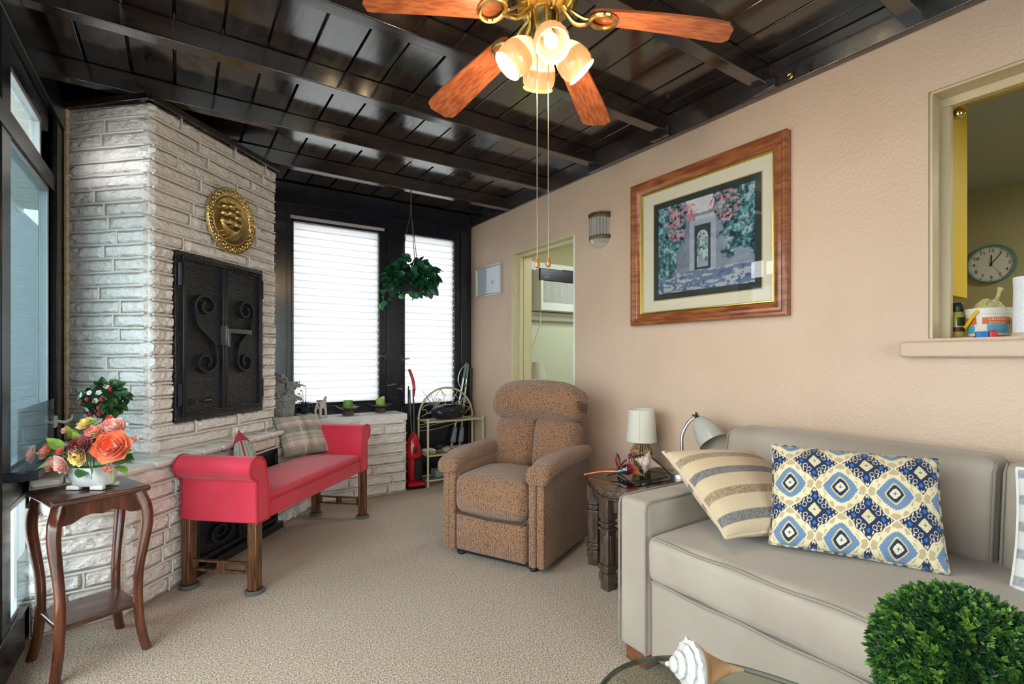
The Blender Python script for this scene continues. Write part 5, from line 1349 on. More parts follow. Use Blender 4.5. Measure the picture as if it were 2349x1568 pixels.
pk = ((U - 0.25) ** 2 / 0.03 + (V - 0.86) ** 2 / 0.014 + (n2 - 0.5) * 3 < 1) | ((U - 0.22) ** 2 / 0.01 + (V - 0.66) ** 2 / 0.012 + (n2 - 0.5) * 3 < 1) | ((U - 0.72) ** 2 / 0.022 + (V - 0.84) ** 2 / 0.03 + (n2 - 0.5) * 3 < 1)
setc(pk & (n1 > 0.56) & (n2 > 0.40), (0.50, 0.15, 0.19)); setc(pk & (n3 > 0.62), (0.58, 0.28, 0.31))
PY0, PY1, PZ0, PZ1 = 1.437, 2.051, 1.534, 2.052
g = MB(); g.grid(lambda u, v: (-0.0098, PY1 + (PY0 - PY1) * u, PZ0 + (PZ1 - PZ0) * v), NX - 1, NY - 1)
g.obj('print', vcol_mat('art_print', 0.6, bump=0.0), pic, smooth=0, cols=P_.reshape(-1, 3))
MB().ext((-0.0145, 1.335, 1.425), (-0.0125, 2.18, 2.17)).obj('glazing', thin_glass('picture_glass', (0.97, 0.98, 0.98), 0.03), pic)

# small framed certificate near the corner
sf = thing('small_picture_frame', 'small pale framed document on the wall between corner and doorway', 'picture', (XR, 0, 0))
g = MB(); frame_ring(g, 3.845, 4.305, 1.735, 2.018, 0.02, 0.0, [(0.0, 0.0), (0.0, 0.018), (0.008, 0.02), (0.016, 0.014), (0.02, 0.005)]); g.obj('frame', mat('silver_frame', (0.62, 0.60, 0.56), 0.3, metal=0.5), sf, smooth=30)
MB().ext((-0.006, 3.86, 1.75), (-0.003, 4.29, 2.005)).obj('document', mat('pale_paper', (0.72, 0.77, 0.80), 0.5), sf)
MB().ext((-0.0065, 3.98, 1.84), (-0.006, 4.03, 1.875)).obj('stamp', mat('blue_stamp', (0.35, 0.42, 0.55), 0.6), sf)
MB().ext((-0.009, 3.86, 1.75), (-0.0075, 4.29, 2.005)).obj('glazing', MATS.get('pg') or thin_glass('small_glass', (0.95, 0.97, 0.98), 0.10), sf)

# wall sconce
sn = thing('wall_sconce', 'half-round ribbed glass wall sconce with bronze bands beside the painting', 'lamp', (XR - 0.002, 2.555, 0), R(90))
m_rib = mat('ribbed_glass', (0.50, 0.47, 0.43), 0.08, trans=0.35, spec=0.8); m_ant = mat('antique_bronze', (0.13, 0.11, 0.06), 0.4, metal=0.7, bump=0.6, bscale=150)
MB().ext((-0.078, 0.0, 1.96), (0.078, 0.012, 2.125)).obj('backplate', m_white, sn)
for k in range(11):
    a_ = PI * (k + 0.5) / 11
    MB().tube([(0.074 * math.cos(a_), 0.074 * math.sin(a_) + 0.004, 1.965), (0.074 * math.cos(a_), 0.074 * math.sin(a_) + 0.004, 2.115)], 0.0108, 8).obj('glass_rod', m_rib, sn)
for (z0, z1) in ((1.962, 1.992), (2.105, 2.135)):
    g = MB(); g.lathe([(0.083, z0), (0.088, z0 + 0.006), (0.088, z1 - 0.006), (0.083, z1)], 24, a0=0, a1=PI, cap0=False, cap1=False); g.obj('band', m_ant, sn, smooth=50)
g = MB()
for k in range(12): g.ball((0.084 * math.cos(PI * (k + 0.5) / 12), 0.084 * math.sin(PI * (k + 0.5) / 12), 2.138), (0.012, 0.009, 0.008), 8, 5)
g.obj('crest', m_ant, sn)
g = MB(); g.lathe([(0.080, 1.962), (0.062, 1.935), (0.032, 1.918), (0.004, 1.910)], 22, a0=0, a1=PI, cap0=False, cap1=False)
g.v = [(x * (1 + 0.02 * (i % 2)), y * (1 + 0.02 * (i % 2)), z) for i, (x, y, z) in enumerate(g.v)]
g.obj('bottom_cap', m_rib, sn, smooth=20)
# brass eye hook on the ledger board
hk = thing('brass_hook', 'small brass eye hook screwed into the dark board above the painting', 'hook', (XR - 0.051, 1.235, 2.47))
MB().tube(arc((0, 0), 0.012, 0.4, 5.9, 14, 'yz', -0.01), 0.003, 6).obj('eye', m_brass, hk); MB().tube([(0, 0, 0.0), (-0.01, 0, 0.012)], 0.004, 6).obj('screw', m_brass, hk)

# ================================================================== CEILING FAN
FX, FY = 1.04, 1.36
fan = thing('ceiling_fan', 'brass ceiling fan with five reddish wooden blades and four lit glass shades', 'ceiling fan', (FX, FY, 0))
m_blade = mat('reddish_blade_wood', (0.26, 0.062, 0.022), 0.34, col2=(0.40, 0.125, 0.045), nscale=6, stretch=(0.7, 14, 14), coat=0.3)
g = MB(); g.lathe([(0.055, ZB), (0.075, ZB - 0.008), (0.078, ZB - 0.03), (0.10, ZB - 0.045), (0.115, ZB - 0.07), (0.115, ZB - 0.115), (0.095, ZB - 0.145), (0.06, ZB - 0.155), (0.05, ZB - 0.16)], 36); g.obj('motor_housing', m_brass, fan, smooth=35)
g = MB()
for k in range(18):
    a_ = 2 * PI * k / 18; g.box((0.1155 * math.cos(a_), 0.1155 * math.sin(a_), ZB - 0.092), (0.004, 0.012, 0.03), rz=a_)
g.obj('vent_slots', m_rubber, fan)
g = MB(); g.lathe([(0.048, 2.335), (0.048, 2.262), (0.042, 2.250), (0.040, 2.225), (0.030, 2.205), (0.012, 2.195)], 28); g.obj('switch_housing', m_brass, fan, smooth=35)
def blade_mesh():
    g = MB(); n = 26; r0, r1 = 0.155, 0.60
    top = []; 
    def half(t):
        w_ = 0.048 + 0.018 * min(1, t * 1.3)
        if t > 0.93: w_ *= math.sqrt(max(0.0, 1 - ((t - 0.93) / 0.07) ** 2)) * 0.45 + 0.55
        if t < 0.06: w_ *= 0.7 + 0.3 * math.sqrt(t / 0.06)
        return w_
    ts = [i / n for i in range(n + 1)] + []
    vs = []; fs = []
    for i, t in enumerate(ts):
        x = r0 + (r1 - r0) * t; z = 0.0 - 0.075 * t - 0.025 * t * t
        for j in range(5):
            y = half(t) * (j / 2 - 1)
            vs.append((x, y, z + 0.004)); 
    m_ = len(vs)
    vs += [(x, y, z - 0.008) for x, y, z in vs]
    for i in range(n):
        for j in range(4):
            a = i * 5 + j; fs.append((a, a + 5, a + 6, a + 1)); fs.append((m_ + a, m_ + a + 1, m_ + a + 6, m_ + a + 5))
    for i in range(n):
        for j in (0, 4):
            a, b = i * 5 + j, (i + 1) * 5 + j
            fs.append((a, m_ + a, m_ + b, b) if j == 0 else (b, m_ + b, m_ + a, a))
    for j in range(4):
        fs.append((j + 1, m_ + j + 1, m_ + j, j)); a = n * 5 + j; fs.append((a, m_ + a, m_ + a + 1, a + 1))
    return g.add(vs, fs)
for k in range(5):
    a_ = R(172 - 72 * k)
    b_ = blade_mesh().obj('blade', m_blade, fan, smooth=40, loc=(0, 0, 2.292), rot=(R(9), 0, a_))
    g = MB(); g.tube([(0.195 + 0.042 * math.cos(q), 0.046 * math.sin(q), -0.014 - 0.10 * (0.04 + 0.042 * math.cos(q))) for q in np.linspace(0, 2 * PI, 29)[:-1]], 0.0085, 8, closed=True)
    g.obj('blade_ring', m_brass, b_)
    g = MB(); g.tube(bez([(0.055, 0, 0.05), (0.075, 0, 0.02), (0.10, 0, -0.012), (0.13, 0, -0.02), (0.157, 0, -0.016)], 5), 0.009, 8); g.tube(bez([(0.055, 0.012, 0.052), (0.09, 0.012, 0.03), (0.13, 0.008, 0.002), (0.16, 0, -0.01)], 4), 0.006, 6); g.obj('blade_iron', m_brass, b_)
m_shade = translucent('frosted_ribbed_shade', (0.62, 0.53, 0.38), (0.64, 0.53, 0.36), 0.58, 0.08, 0.15)
m_bulb = mat('lit_bulb', (1, 0.9, 0.7), 0.3, emis=9.0, emcol=(1.0, 0.82, 0.56))
fw_a = math.atan2(FWD.y, FWD.x)
for k, off_ in enumerate((PI, PI / 2, 0, -PI / 2)):
    a_ = fw_a + off_ + R(8)
    ax_ = Vector((math.cos(a_) * math.sin(R(42)), math.sin(a_) * math.sin(R(42)), -math.cos(R(42))))
    o_ = Vector((0.048 * math.cos(a_), 0.048 * math.sin(a_), 2.222))
    M_ = Matrix.Translation(o_) @ rot_to(ax_)
    g = MB(); g.tube([tuple(Vector((0.02 * math.cos(a_), 0.02 * math.sin(a_), 2.245))), tuple(o_ - ax_ * 0.012), tuple(o_ + ax_ * 0.004)], [0.011, 0.013, 0.019], 10); g.obj('lamp_arm', m_brass, fan)
    g = MB(); prof = [(0.021, 0.0), (0.027, 0.008), (0.043, 0.028), (0.054, 0.055), (0.058, 0.082), (0.055, 0.104), (0.050, 0.112), (0.055, 0.119), (0.053, 0.122), (0.047, 0.112), (0.052, 0.100), (0.054, 0.082), (0.050, 0.055)]
    g.lathe(prof, 44, M_, cap0=False, cap1=False)
    ctr = M_ @ Vector((0, 0, 0)); 
    vv = []
    Mi = M_.inverted()
    for i, p in enumerate(g.v):
        q = Mi @ Vector(p)
        f_ = 1 + (0.016 if i % 2 else -0.016) * (1 if q.z < 0.105 else 0)
        vv.append(tuple(M_ @ Vector((q.x * f_, q.y * f_, q.z))))
    g.v = vv
    sh = g.obj('lamp_shade', m_shade, fan, smooth=25)
    g = MB(); g.lathe([(0.006, 0.02), (0.012, 0.03), (0.021, 0.055), (0.024, 0.072), (0.019, 0.09), (0.001, 0.098)], 16, M_); g.obj('bulb', m_bulb, sh)
    d = bpy.data.lights.new('bulb_light', 'POINT'); d.energy = 9.0; d.color = (1.0, 0.72, 0.43); d.shadow_soft_size = 0.03
    lo = bpy.data.objects.new('bulb_light', d); COL.objects.link(lo); lo.parent = fan; lo.location = M_ @ Vector((0, 0, 0.150))
for (dx, dd_, zb, lb) in ((-0.028, -0.03, 1.485, 0), (0.010, -0.02, 1.49, 1)):
    p_ = RV * (dx) + FWD * dd_
    g = MB(); g.tube([(p_.x * 0.6, p_.y * 0.6, 2.24), (p_.x, p_.y, 2.2), (p_.x, p_.y, zb)], 0.0016, 5)
    for z in np.arange(zb, 2.2, 0.0075): g.ball((p_.x, p_.y, z), 0.0023, 5, 3)
    ch = g.obj('pull_chain', mat('dull_chain', (0.50, 0.42, 0.30), 0.35, metal=0.9), fan)
    MB().lathe([(0.002, 0.0), (0.007, -0.006), (0.0085, -0.018), (0.010, -0.026), (0.007, -0.034), (0.001, -0.036)], 12, Matrix.Translation((p_.x, p_.y, zb))).obj('chain_pull', mat('wood_brass_pull', (0.40, 0.22, 0.08), 0.35, metal=0.4), ch)

# ================================================================== ON THE END TABLE
ZT = 0.501
tl = thing('table_lamp', 'small table lamp with white drum shade and rattan ribbed base', 'lamp', (2.265, 2.030, ZT))
m_lin = translucent('white_linen_shade', (0.92, 0.87, 0.78), (0.7, 0.64, 0.54), 0.35, 0.0, 0.5); m_rat = mat('rattan_cord', (0.24, 0.125, 0.05), 0.8, col2=(0.40, 0.23, 0.10), nscale=60)
g = MB(); g.lathe([(0.088, 0.160), (0.0745, 0.345), (0.0730, 0.345), (0.0865, 0.160)], 40, cap0=False, cap1=False); shd = g.obj('lamp_shade', m_lin, tl, smooth=50)
MB().tube([(0.088 * math.cos(3.75), 0.088 * math.sin(3.75), 0.161), (0.0752 * math.cos(3.75), 0.0752 * math.sin(3.75), 0.344)], 0.0012, 4).obj('seam', mat('seam_grey', (0.45, 0.45, 0.42), 0.8), shd)
g = MB()
for z, r_ in ((0.161, 0.088), (0.3445, 0.0742)): g.tube([(r_ * math.cos(q), r_ * math.sin(q), z) for q in np.linspace(0, 2 * PI, 41)[:-1]], 0.0016, 5, closed=True)
g.obj('rim_wire', mat('rim_white', (0.7, 0.7, 0.66), 0.5), shd)
for k in range(26):
    a_ = 2 * PI * k / 26
    g = MB(); g.tube([(r_ * math.cos(a_), r_ * math.sin(a_), z) for r_, z in ((0.043, 0.004), (0.054, 0.06), (0.063, 0.100), (0.060, 0.108), (0.045, 0.135), (0.028, 0.165))], 0.0034, 5); g.obj('rattan_rib', m_rat, tl)
g = MB()
for z, r_ in ((0.006, 0.045), (0.103, 0.064), (0.163, 0.03)): g.tube([(r_ * math.cos(q), r_ * math.sin(q), z) for q in np.linspace(0, 2 * PI, 33)[:-1]], 0.003, 5, closed=True)
g.obj('base_hoops', m_rat, tl)
MB().lathe([(0.010, 0.004), (0.010, 0.2), (0.014, 0.21), (0.014, 0.24)], 12).obj('stem', mat('dark_lamp_stem', (0.06, 0.04, 0.03), 0.5), tl)
MB().lathe([(0.012, 0.235), (0.016, 0.25), (0.027, 0.285), (0.030, 0.312), (0.022, 0.335), (0.001, 0.345)], 20).obj('bulb', mat('opal_bulb', (0.84, 0.82, 0.84), 0.25), tl)

dl = thing('desk_lamp', 'brushed steel gooseneck desk lamp with frosted bell shade behind the striped pillow', 'lamp', (2.205, 1.70, ZT))
g = MB(); g.lathe([(0.058, 0.0), (0.060, 0.004), (0.060, 0.018), (0.058, 0.020), (0.058, 0.023), (0.060, 0.025), (0.059, 0.043), (0.054, 0.047), (0.006, 0.048)], 36); g.obj('base', m_steel, dl, smooth=40)
neck = bez([(0, 0, 0.045), (0, 0, 0.15), (0, 0, 0.22), tuple(RV * 0.006 + UP * 0.255), tuple(RV * 0.032 + UP * 0.305), tuple(RV * 0.066 - FWD * 0.0 + UP * 0.338)], 6)
MB().tube(neck, 0.0085, 10).obj('gooseneck', m_steel, dl)
axd = (RV * 0.34 - FWD * 0.60 - UP * 0.80).normalized(); h0 = RV * 0.074 + UP * 0.345
M_ = Matrix.Translation(h0) @ rot_to(axd)
g = MB(); g.lathe([(0.004, -0.012), (0.020, -0.01), (0.021, 0.012), (0.026, 0.018), (0.027, 0.03), (0.02, 0.032)], 24, M_); g.obj('socket_cap', m_chrome, dl, smooth=40)
g = MB(); g.lathe([(0.027, 0.022), (0.048, 0.05), (0.064, 0.10), (0.071, 0.145), (0.0735, 0.165), (0.071, 0.165), (0.068, 0.14), (0.060, 0.1), (0.042, 0.05)], 36, M_, cap0=False, cap1=False); sh = g.obj('lamp_shade', translucent('frosted_white_glass', (0.70, 0.69, 0.64), (0.5, 0.48, 0.44), 0.35, 0.06, 0.25), dl, smooth=50)
MB().lathe([(0.012, 0.03), (0.02, 0.06), (0.034, 0.10), (0.036, 0.115), (0.001, 0.122)], 20, M_).obj('bulb', mat('frosted_bulb', (0.78, 0.77, 0.76), 0.35), sh)

# conch
def shell(name, label, loc, axis, L, rmax, mb_body, spikes, rollv=0.0, spire=0.34, tail=0.16, nspk=9, colf=None):
    p = thing(name, label, 'shell', loc)
    q = rot_to(axis) @ Matrix.Rotation(rollv, 4, 'Z')
    g = MB(); n = 44; m_ = 60; cols = []
    def prof(t):
        if t < spire:
            s_ = t / spire; st = 0.10 * (s_ * 4 % 1.0)
            return rmax * (0.02 + 0.88 * s_ ** 1.15 + 0.10 * math.sin(s_ * 4 * 2 * PI) * (0.3 + 0.7 * s_))
        s_ = (t - spire) / (1 - spire)
        return rmax * ((1 - s_) ** 1.55 * (1 - tail) + tail * (1 - 0.55 * s_) + 0.10 * math.sin(min(1, s_ * 4) * PI))
    def f(u, v):
        a_ = 2 * PI * u; t = v; r_ = prof(t)
        sh_ = math.exp(-((t - spire) / 0.045) ** 2)
        r_ *= 1 + spikes * sh_ * max(0, math.cos(a_ * nspk)) ** 3
        if t < spire: r_ *= 1 + 0.25 * spikes * max(0, math.cos(a_ * nspk)) ** 3 * (t / spire)
        ap = math.exp(-((a_ - 4.3) / 0.5) ** 2) * (1 if t > spire else 0) * (1 - t) * 0.5     # flared lip
        ax_ = 0.02 * L * (u if t < 0.97 else 0)
        return (r_ * (1 + ap) * math.cos(a_), r_ * (1 + ap) * math.sin(a_), (t - 0.5) * L + ax_ * 0)
    g.grid(f, n, m_, q, cu=True)
    for j in range(m_ + 1):
        for i in range(n): cols.append(colf(i / n, j / m_))
    g.f.append(tuple(range(n - 1, -1, -1))); g.f.append(tuple(m_ * n + i for i in range(n)))
    zmin = min(v[2] for v in g.v); g.v = [(x, y, z - zmin) for x, y, z in g.v]
    g.obj('body', vcol_mat('shell_' + name, 0.45, bump=0.3, bscale=120), p, smooth=50, cols=np.array(cols))
    return p
def conch_col(u, v): return np.array((0.74, 0.60, 0.52)) * (0.9 + 0.12 * math.sin(v * 40)) if v < 0.55 else np.array((0.72, 0.52, 0.43))
shell('conch_shell', 'pale pink conch shell with blunt spines on the end table', (2.175, 1.90, ZT), RV * 0.95 - FWD * 0.25 - UP * 0.25, 0.15, 0.052, None, 0.42, 0.4, 0.42, 0.12, 7, conch_col)
def whelk_col(u, v):
    if v < 0.345: return np.array((0.60, 0.58, 0.55)) * (0.92 + 0.08 * math.sin(u * 60))
    k_ = min(1, (v - 0.345) / 0.04); c_ = np.array((0.50, 0.27, 0.13)) * (0.75 + 0.5 * (0.5 + 0.5 * math.sin(u * 14 + v * 9)))
    if v > 0.8: c_ = np.array((0.58, 0.40, 0.22))
    return np.array((0.60, 0.58, 0.55)) * (1 - k_) + c_ * k_
shell('whelk_shell', 'large whelk shell with white knobbed spire and tan body on the coffee table', (0.966, 0.685, 0.4205), Vector((0.172, -0.075, -0.035)), 0.19, 0.050, None, 0.14, 0.6, 0.30, 0.18, 12, whelk_col)

# blown-glass bird
gb = thing('glass_bird', 'blown glass bird figurine in red orange and green with long tail on the end table', 'figurine', (2.015, 1.935, ZT))
def bcol(t):
    ks = [(0, (0.70, 0.16, 0.015)), (0.3, (0.40, 0.06, 0.015)), (0.45, (0.03, 0.06, 0.05)), (0.55, (0.03, 0.01, 0.03)), (0.68, (0.25, 0.006, 0.01)), (0.8, (0.62, 0.16, 0.02)), (0.9, (0.10, 0.22, 0.08)), (1, (0.10, 0.22, 0.12))]
    for (a, c), (b, d) in zip(ks, ks[1:]):
        if a <= t <= b: k_ = (t - a) / (b - a); return np.array(c) * (1 - k_) + np.array(d) * k_
    return np.array(ks[-1][1])
m_bird = vcol_mat('coloured_glass', 0.06, spec=0.9, coat=1.0)
bpts = bez([(-0.150, 0.150, 0.010), (-0.09, 0.10, 0.026), (-0.045, 0.06, 0.032), (-0.01, 0.025, 0.034), (0.02, 0.0, 0.045), (0.05, -0.02, 0.045), (0.075, -0.045, 0.022), (0.10, -0.06, 0.012)], 5)
brad = [0.004 + 0.005 * min(1, i / 12) for i in range(15)] + [0.012, 0.015, 0.019, 0.024, 0.028, 0.03, 0.031, 0.031, 0.030, 0.028, 0.026, 0.023, 0.02, 0.017, 0.014, 0.011, 0.009, 0.008, 0.006, 0.005, 0.004]
brad = brad[:len(bpts)] + [0.004] * (len(bpts) - len(brad))
g = MB(); g.tube(bpts, brad, 12); cc = [bcol(i / (len(bpts) - 1)) for i in range(len(bpts)) for _ in range(12)]
zm = min(v[2] for v in g.v); g.v = [(x, y, z - zm) for x, y, z in g.v]
g.obj('body', m_bird, gb, smooth=60, cols=np.array(cc))
for (bx, by, tilt_) in ((0.0, 0.03, -0.35), (0.035, -0.005, 0.45)):
    g = MB(); pts = [(bx + 0.012 * math.cos(q) + tilt_ * 0.02 * (1 + math.sin(q)), by + 0.004, 0.085 + 0.036 * math.sin(q)) for q in np.linspace(-PI / 2, 1.5 * PI, 20)]
    g.tube(pts, 0.0055, 8); cc = [np.array((0.10, 0.02, 0.10)) if v[2] > 0.09 else np.array((0.35, 0.01, 0.02)) for v in g.v]; g.obj('wing', m_bird, gb, smooth=60, cols=np.array(cc))
# black cord
g = MB(); g.tube(bez([(2.235, 1.80, 0.510), (2.215, 1.825, 0.545), (2.175, 1.90, 0.605), (2.12, 1.985, 0.585), (2.075, 2.02, 0.535), (2.04, 2.00, 0.508), (2.005, 1.924, 0.506), (1.956, 1.835, 0.506), (1.973, 1.787, 0.506), (2.06, 1.79, 0.506), (2.13, 1.785, 0.506), (2.20, 1.79, 0.507)], 8), 0.0042, 6)
tag(g.obj('power_cord', m_rubber), 'black power cord looped over the end table', 'cord')

# ================================================================== BOXWOOD BALL
bxw = thing('boxwood_ball', 'round artificial boxwood ball in a pot on the glass coffee table', 'plant', (1.035, 0.268, 0.4205))
g = MB(); g.lathe([(0.045, 0.0), (0.06, 0.08), (0.066, 0.14), (0.060, 0.14), (0.05, 0.1)], 26); g.obj('pot', mat('grey_pot', (0.30, 0.29, 0.27), 0.7), bxw)
CB = Vector((0, 0, 0.238)); RB = 0.112
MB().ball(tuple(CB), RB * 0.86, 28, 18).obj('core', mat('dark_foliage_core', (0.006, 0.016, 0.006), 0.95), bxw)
BM = [mat('box_leaf_dark', (0.008, 0.032, 0.010), 0.4, col2=(0.020, 0.065, 0.016), nscale=80), mat('box_leaf_mid', (0.030, 0.095, 0.016), 0.4, col2=(0.06, 0.15, 0.022), nscale=80), mat('box_leaf_light', (0.10, 0.21, 0.025), 0.4, col2=(0.17, 0.30, 0.045), nscale=80)]
rs = random.Random(21)
def sprig(mb, M_, rs):
    for k in range(7):
        a_ = k * 2.4 + rs.uniform(-0.3, 0.3); el = R(28 + 9 * k) if k < 6 else R(88); zb = 0.0022 * k
        Q = M_ @ Matrix.Translation((0, 0, zb)) @ Matrix.Rotation(a_, 4, 'Z') @ Matrix.Rotation(el, 4, 'X')
        l = rs.uniform(0.0085, 0.0125); w_ = l * 0.28
        mb.add([(0, 0, 0), (w_, l * 0.5, 0.0012), (0, l, -0.001), (-w_, l * 0.5, 0.0012), (0, l * 0.5, -0.0012)], [(0, 1, 4), (1, 2, 4), (2, 3, 4), (3, 0, 4)], Q)
SP = []
for k in range(6):
    g = MB(); sprig(g, Matrix.Identity(4), rs); me = bpy.data.meshes.new('sprig'); me.from_pydata(g.v, [], g.f); me.materials.append(BM[k % 3]); me.update(); SP.append(me)
toc = (Vector((0, 0, 1.15)) - (Vector((1.03, 0.272, 0.42)) + CB)).normalized()
N_ = 2800; st_ = [MB(), MB(), MB()]; placed = 0
for i in range(N_):
    z_ = 1 - 2 * (i + 0.5) / N_; a_ = i * 2.399963; s_ = math.sqrt(1 - z_ * z_); n_ = Vector((s_ * math.cos(a_), s_ * math.sin(a_), z_))
    dv = (n_ + Vector((rs.uniform(-0.5, 0.5), rs.uniform(-0.5, 0.5), rs.uniform(-0.5, 0.5)))).normalized()
    rr = RB * rs.uniform(0.84, 0.97); p_ = CB + n_ * rr
    lum = rs.choices((0, 1, 2), (0.42, 0.38, 0.20))[0]
    if n_.dot(toc) > 0.70 and placed < 300 and i % 1 == 0:
        me = SP[lum + 3 * rs.randrange(2)]
        o = bpy.data.objects.new('sprig', me); COL.objects.link(o); o.parent = bxw; o.location = p_; o.rotation_mode = 'QUATERNION'; o.rotation_quaternion = Vector((0, 0, 1)).rotation_difference(dv); placed += 1
        s2 = rs.uniform(0.85, 1.25); o.scale = (s2, s2, s2)
    else:
        sprig(st_[lum], Matrix.Translation(p_) @ rot_to(dv), rs)
for k in range(3):
    o = st_[k].obj('foliage', BM[k], bxw, smooth=0); o['kind'] = 'stuff'

# ================================================================== STICK VACUUM
vc = thing('stick_vacuum', 'red upright stick vacuum cleaner standing at the end of the brick ledge', 'vacuum', (1.752, 4.225, 0), R(-5))
m_vred = mat('glossy_red_plastic', (0.50, 0.008, 0.016), 0.18, coat=0.4); m_vgrey = mat('smoked_plastic', (0.035, 0.035, 0.04), 0.15, trans=0.3)
def wn_(o): return (o[0] * (1.0 if o[1] < 0 else 0.8), o[1], o[2] * (1.0 + 0.35 * o[1] / 0.09))
MB().rbox((0, -0.03, 0.036), (0.150, 0.16, 0.05), 0.016, 4, warp=wn_).obj('floor_nozzle', m_vred, vc)
MB().ext((-0.077, -0.115, 0.0), (0.077, 0.045, 0.012)).obj('sole', m_rubber, vc)
g = MB(); g.lathe([(0.036, 0.055), (0.050, 0.08), (0.056, 0.16), (0.058, 0.25)], 24, ell=(1, 0.85)); g.obj('lower_body', m_vred, vc)
g = MB(); g.lathe([(0.058, 0.25), (0.072, 0.262), (0.075, 0.29), (0.066, 0.36), (0.050, 0.42), (0.030, 0.465), (0.014, 0.478)], 28, ell=(1, 0.85)); g.obj('motor_body', m_vred, vc)
g = MB(); g.lathe([(0.040, 0.075), (0.044, 0.10), (0.046, 0.24), (0.052, 0.25)], 22, Matrix.Translation((0.030, -0.022, 0))); g.obj('dust_cup', m_vgrey, vc)
MB().rbox((0.0, -0.062, 0.335), (0.022, 0.02, 0.06), 0.006, 2).obj('switch', m_blackplastic, vc)
for x in (-0.016, 0.016):
    MB().tube([(x * 0.6, 0.01, 0.46), (x, 0.03, 0.60), (x, 0.06, 0.86)], 0.0075, 8).obj('pole', m_blackplastic, vc)
g = MB(); g.tube(bez([(0.022, 0.058, 0.80), (0.026, 0.062, 0.87), (0.018, 0.065, 0.94), (0.0, 0.068, 1.0), (-0.014, 0.07, 1.035), (-0.02, 0.07, 1.03)], 5), [0.009] * 4 + [0.014] * 18 + [0.012] * 4, 10); g.obj('handle', m_vred, vc)
g = MB(); g.tube(bez([(-0.02, 0.05, 0.5), (-0.03, 0.055, 0.7), (-0.03, 0.06, 0.86), (-0.024, 0.06, 0.88), (-0.024, 0.062, 0.7), (-0.012, 0.05, 0.52)], 6), 0.0035, 5); g.obj('cable', m_rubber, vc)

# ================================================================== WIRE RACK
m_cream = mat('cream_enamel_metal', (0.58, 0.54, 0.32), 0.4); m_creamd = mat('cream_wire', (0.46, 0.43, 0.29), 0.45)
rkx0, rkx1, rky0, rky1 = 1.842, 2.405, 4.110, 4.320
wr = thing('wire_rack', 'cream metal bakers rack with arched top and butterfly wirework in the corner', 'shelf unit', (0, 0, 0))
for x in (rkx0, rkx1):
    for y in (rky0, rky1): MB().tube([(x, y, 0), (x, y, 0.585)], 0.0095, 8).obj('post', m_cream, wr)
MB()
for x in (rkx0, rkx1):
    for y in (rky0, rky1): MB().ball((x, y, 0.592), 0.013, 10, 7).obj('finial', m_cream, wr)
for z in (0.575, 0.275, 0.055):
    g = MB(); g.tube([(rkx0, rky0, z), (rkx1, rky0, z), (rkx1, rky1, z), (rkx0, rky1, z)], 0.008, 6, closed=True)
    sh = g.obj('shelf', m_cream, wr)
    w0 = MB(); w0.tube([(0, rky0, 0), (0, rky1, 0)], 0.0028, 5); o0 = None
    for k in range(1, 24):
        x = rkx0 + (rkx1 - rkx0) * k / 24
        if o0 is None: o0 = w0.obj('shelf_wire', m_creamd, sh, loc=(x, 0, z + 0.003))
        else: inst(o0, 'shelf_wire', sh, (x, 0, z + 0.003))
rc_ = ((rkx0 + rkx1) / 2, 0.585); ra = (rkx1 - rkx0) / 2
MB().tube(arc(rc_, ra, PI, 0, 36, 'xz', rky1 - 0.002), 0.0095, 8).obj('arch', m_cream, wr)
yb = rky1 - 0.002
def wire(pts, r_=0.0032): MB().tube([tuple(p) for p in bez([(rc_[0] + x, yb, rc_[1] + z) for x, z in pts], 6)], r_, 5).obj('wire_butterfly', m_creamd, wr)
for (cx, cz, s_, fl_) in ((-0.115, 0.115, 1.0, 1), (0.14, 0.085, 0.85, -1)):
    def q(x, z): return (cx + fl_ * x * s_, cz + z * s_)
    wire([q(0, 0), q(-0.01, 0.06), q(0.03, 0.12), q(0.06, 0.15), q(0.075, 0.10), q(0.095, 0.085), q(0.085, 0.04), q(0.11, 0.02), q(0.06, -0.005), q(0, 0)])
    wire([q(0, 0), q(-0.05, 0.02), q(-0.11, 0.0), q(-0.13, -0.03), q(-0.09, -0.035), q(-0.08, -0.07), q(-0.04, -0.06), q(0, -0.02)])
    wire([q(0, -0.01), q(0.05, -0.03), q(0.09, -0.02), q(0.10, -0.05), q(0.06, -0.08), q(0.02, -0.06), q(0, -0.01)])
    wire([q(0.005, 0.01), q(0.01, 0.05), q(0.025, 0.07), q(0.04, 0.055), q(0.03, 0.02), q(0.008, 0.005)])
    wire([q(0.01, 0.01), q(0.03, 0.045), q(0.05, 0.06), q(0.058, 0.04), q(0.035, 0.015), q(0.01, 0.005)])
    wire([q(-0.01, 0.02), q(-0.03, 0.07), q(-0.04, 0.105), q(-0.06, 0.1), q(-0.055, 0.08), q(-0.045, 0.085)])
    wire([q(-0.02, 0.015), q(-0.06, 0.05), q(-0.095, 0.075), q(-0.115, 0.06), q(-0.1, 0.045), q(-0.09, 0.055)])
for (x0_, z0_, x1_, z1_) in ((-0.25, 0.02, -0.12, 0.09), (0.05, 0.10, 0.12, 0.25), (0.20, 0.02, 0.27, 0.11), (0.19, 0.14, 0.235, 0.18), (-0.07, 0.27, 0.0, 0.2)):
    wire([(x0_, z0_), ((x0_ + x1_) / 2, (z0_ + z1_) / 2), (x1_, z1_)])
for k, (za, zb_, zm_) in enumerate(((0.53, 0.555, 0.55), (0.505, 0.56, 0.53), (0.475, 0.545, 0.485))):
    MB().tube(bez([(rkx0, yb, za), (rkx0 + 0.2, yb, zm_), (rkx1 - 0.05, yb, zb_ + 0.01)], 8), 0.003, 5).obj('back_wire', m_creamd, wr)

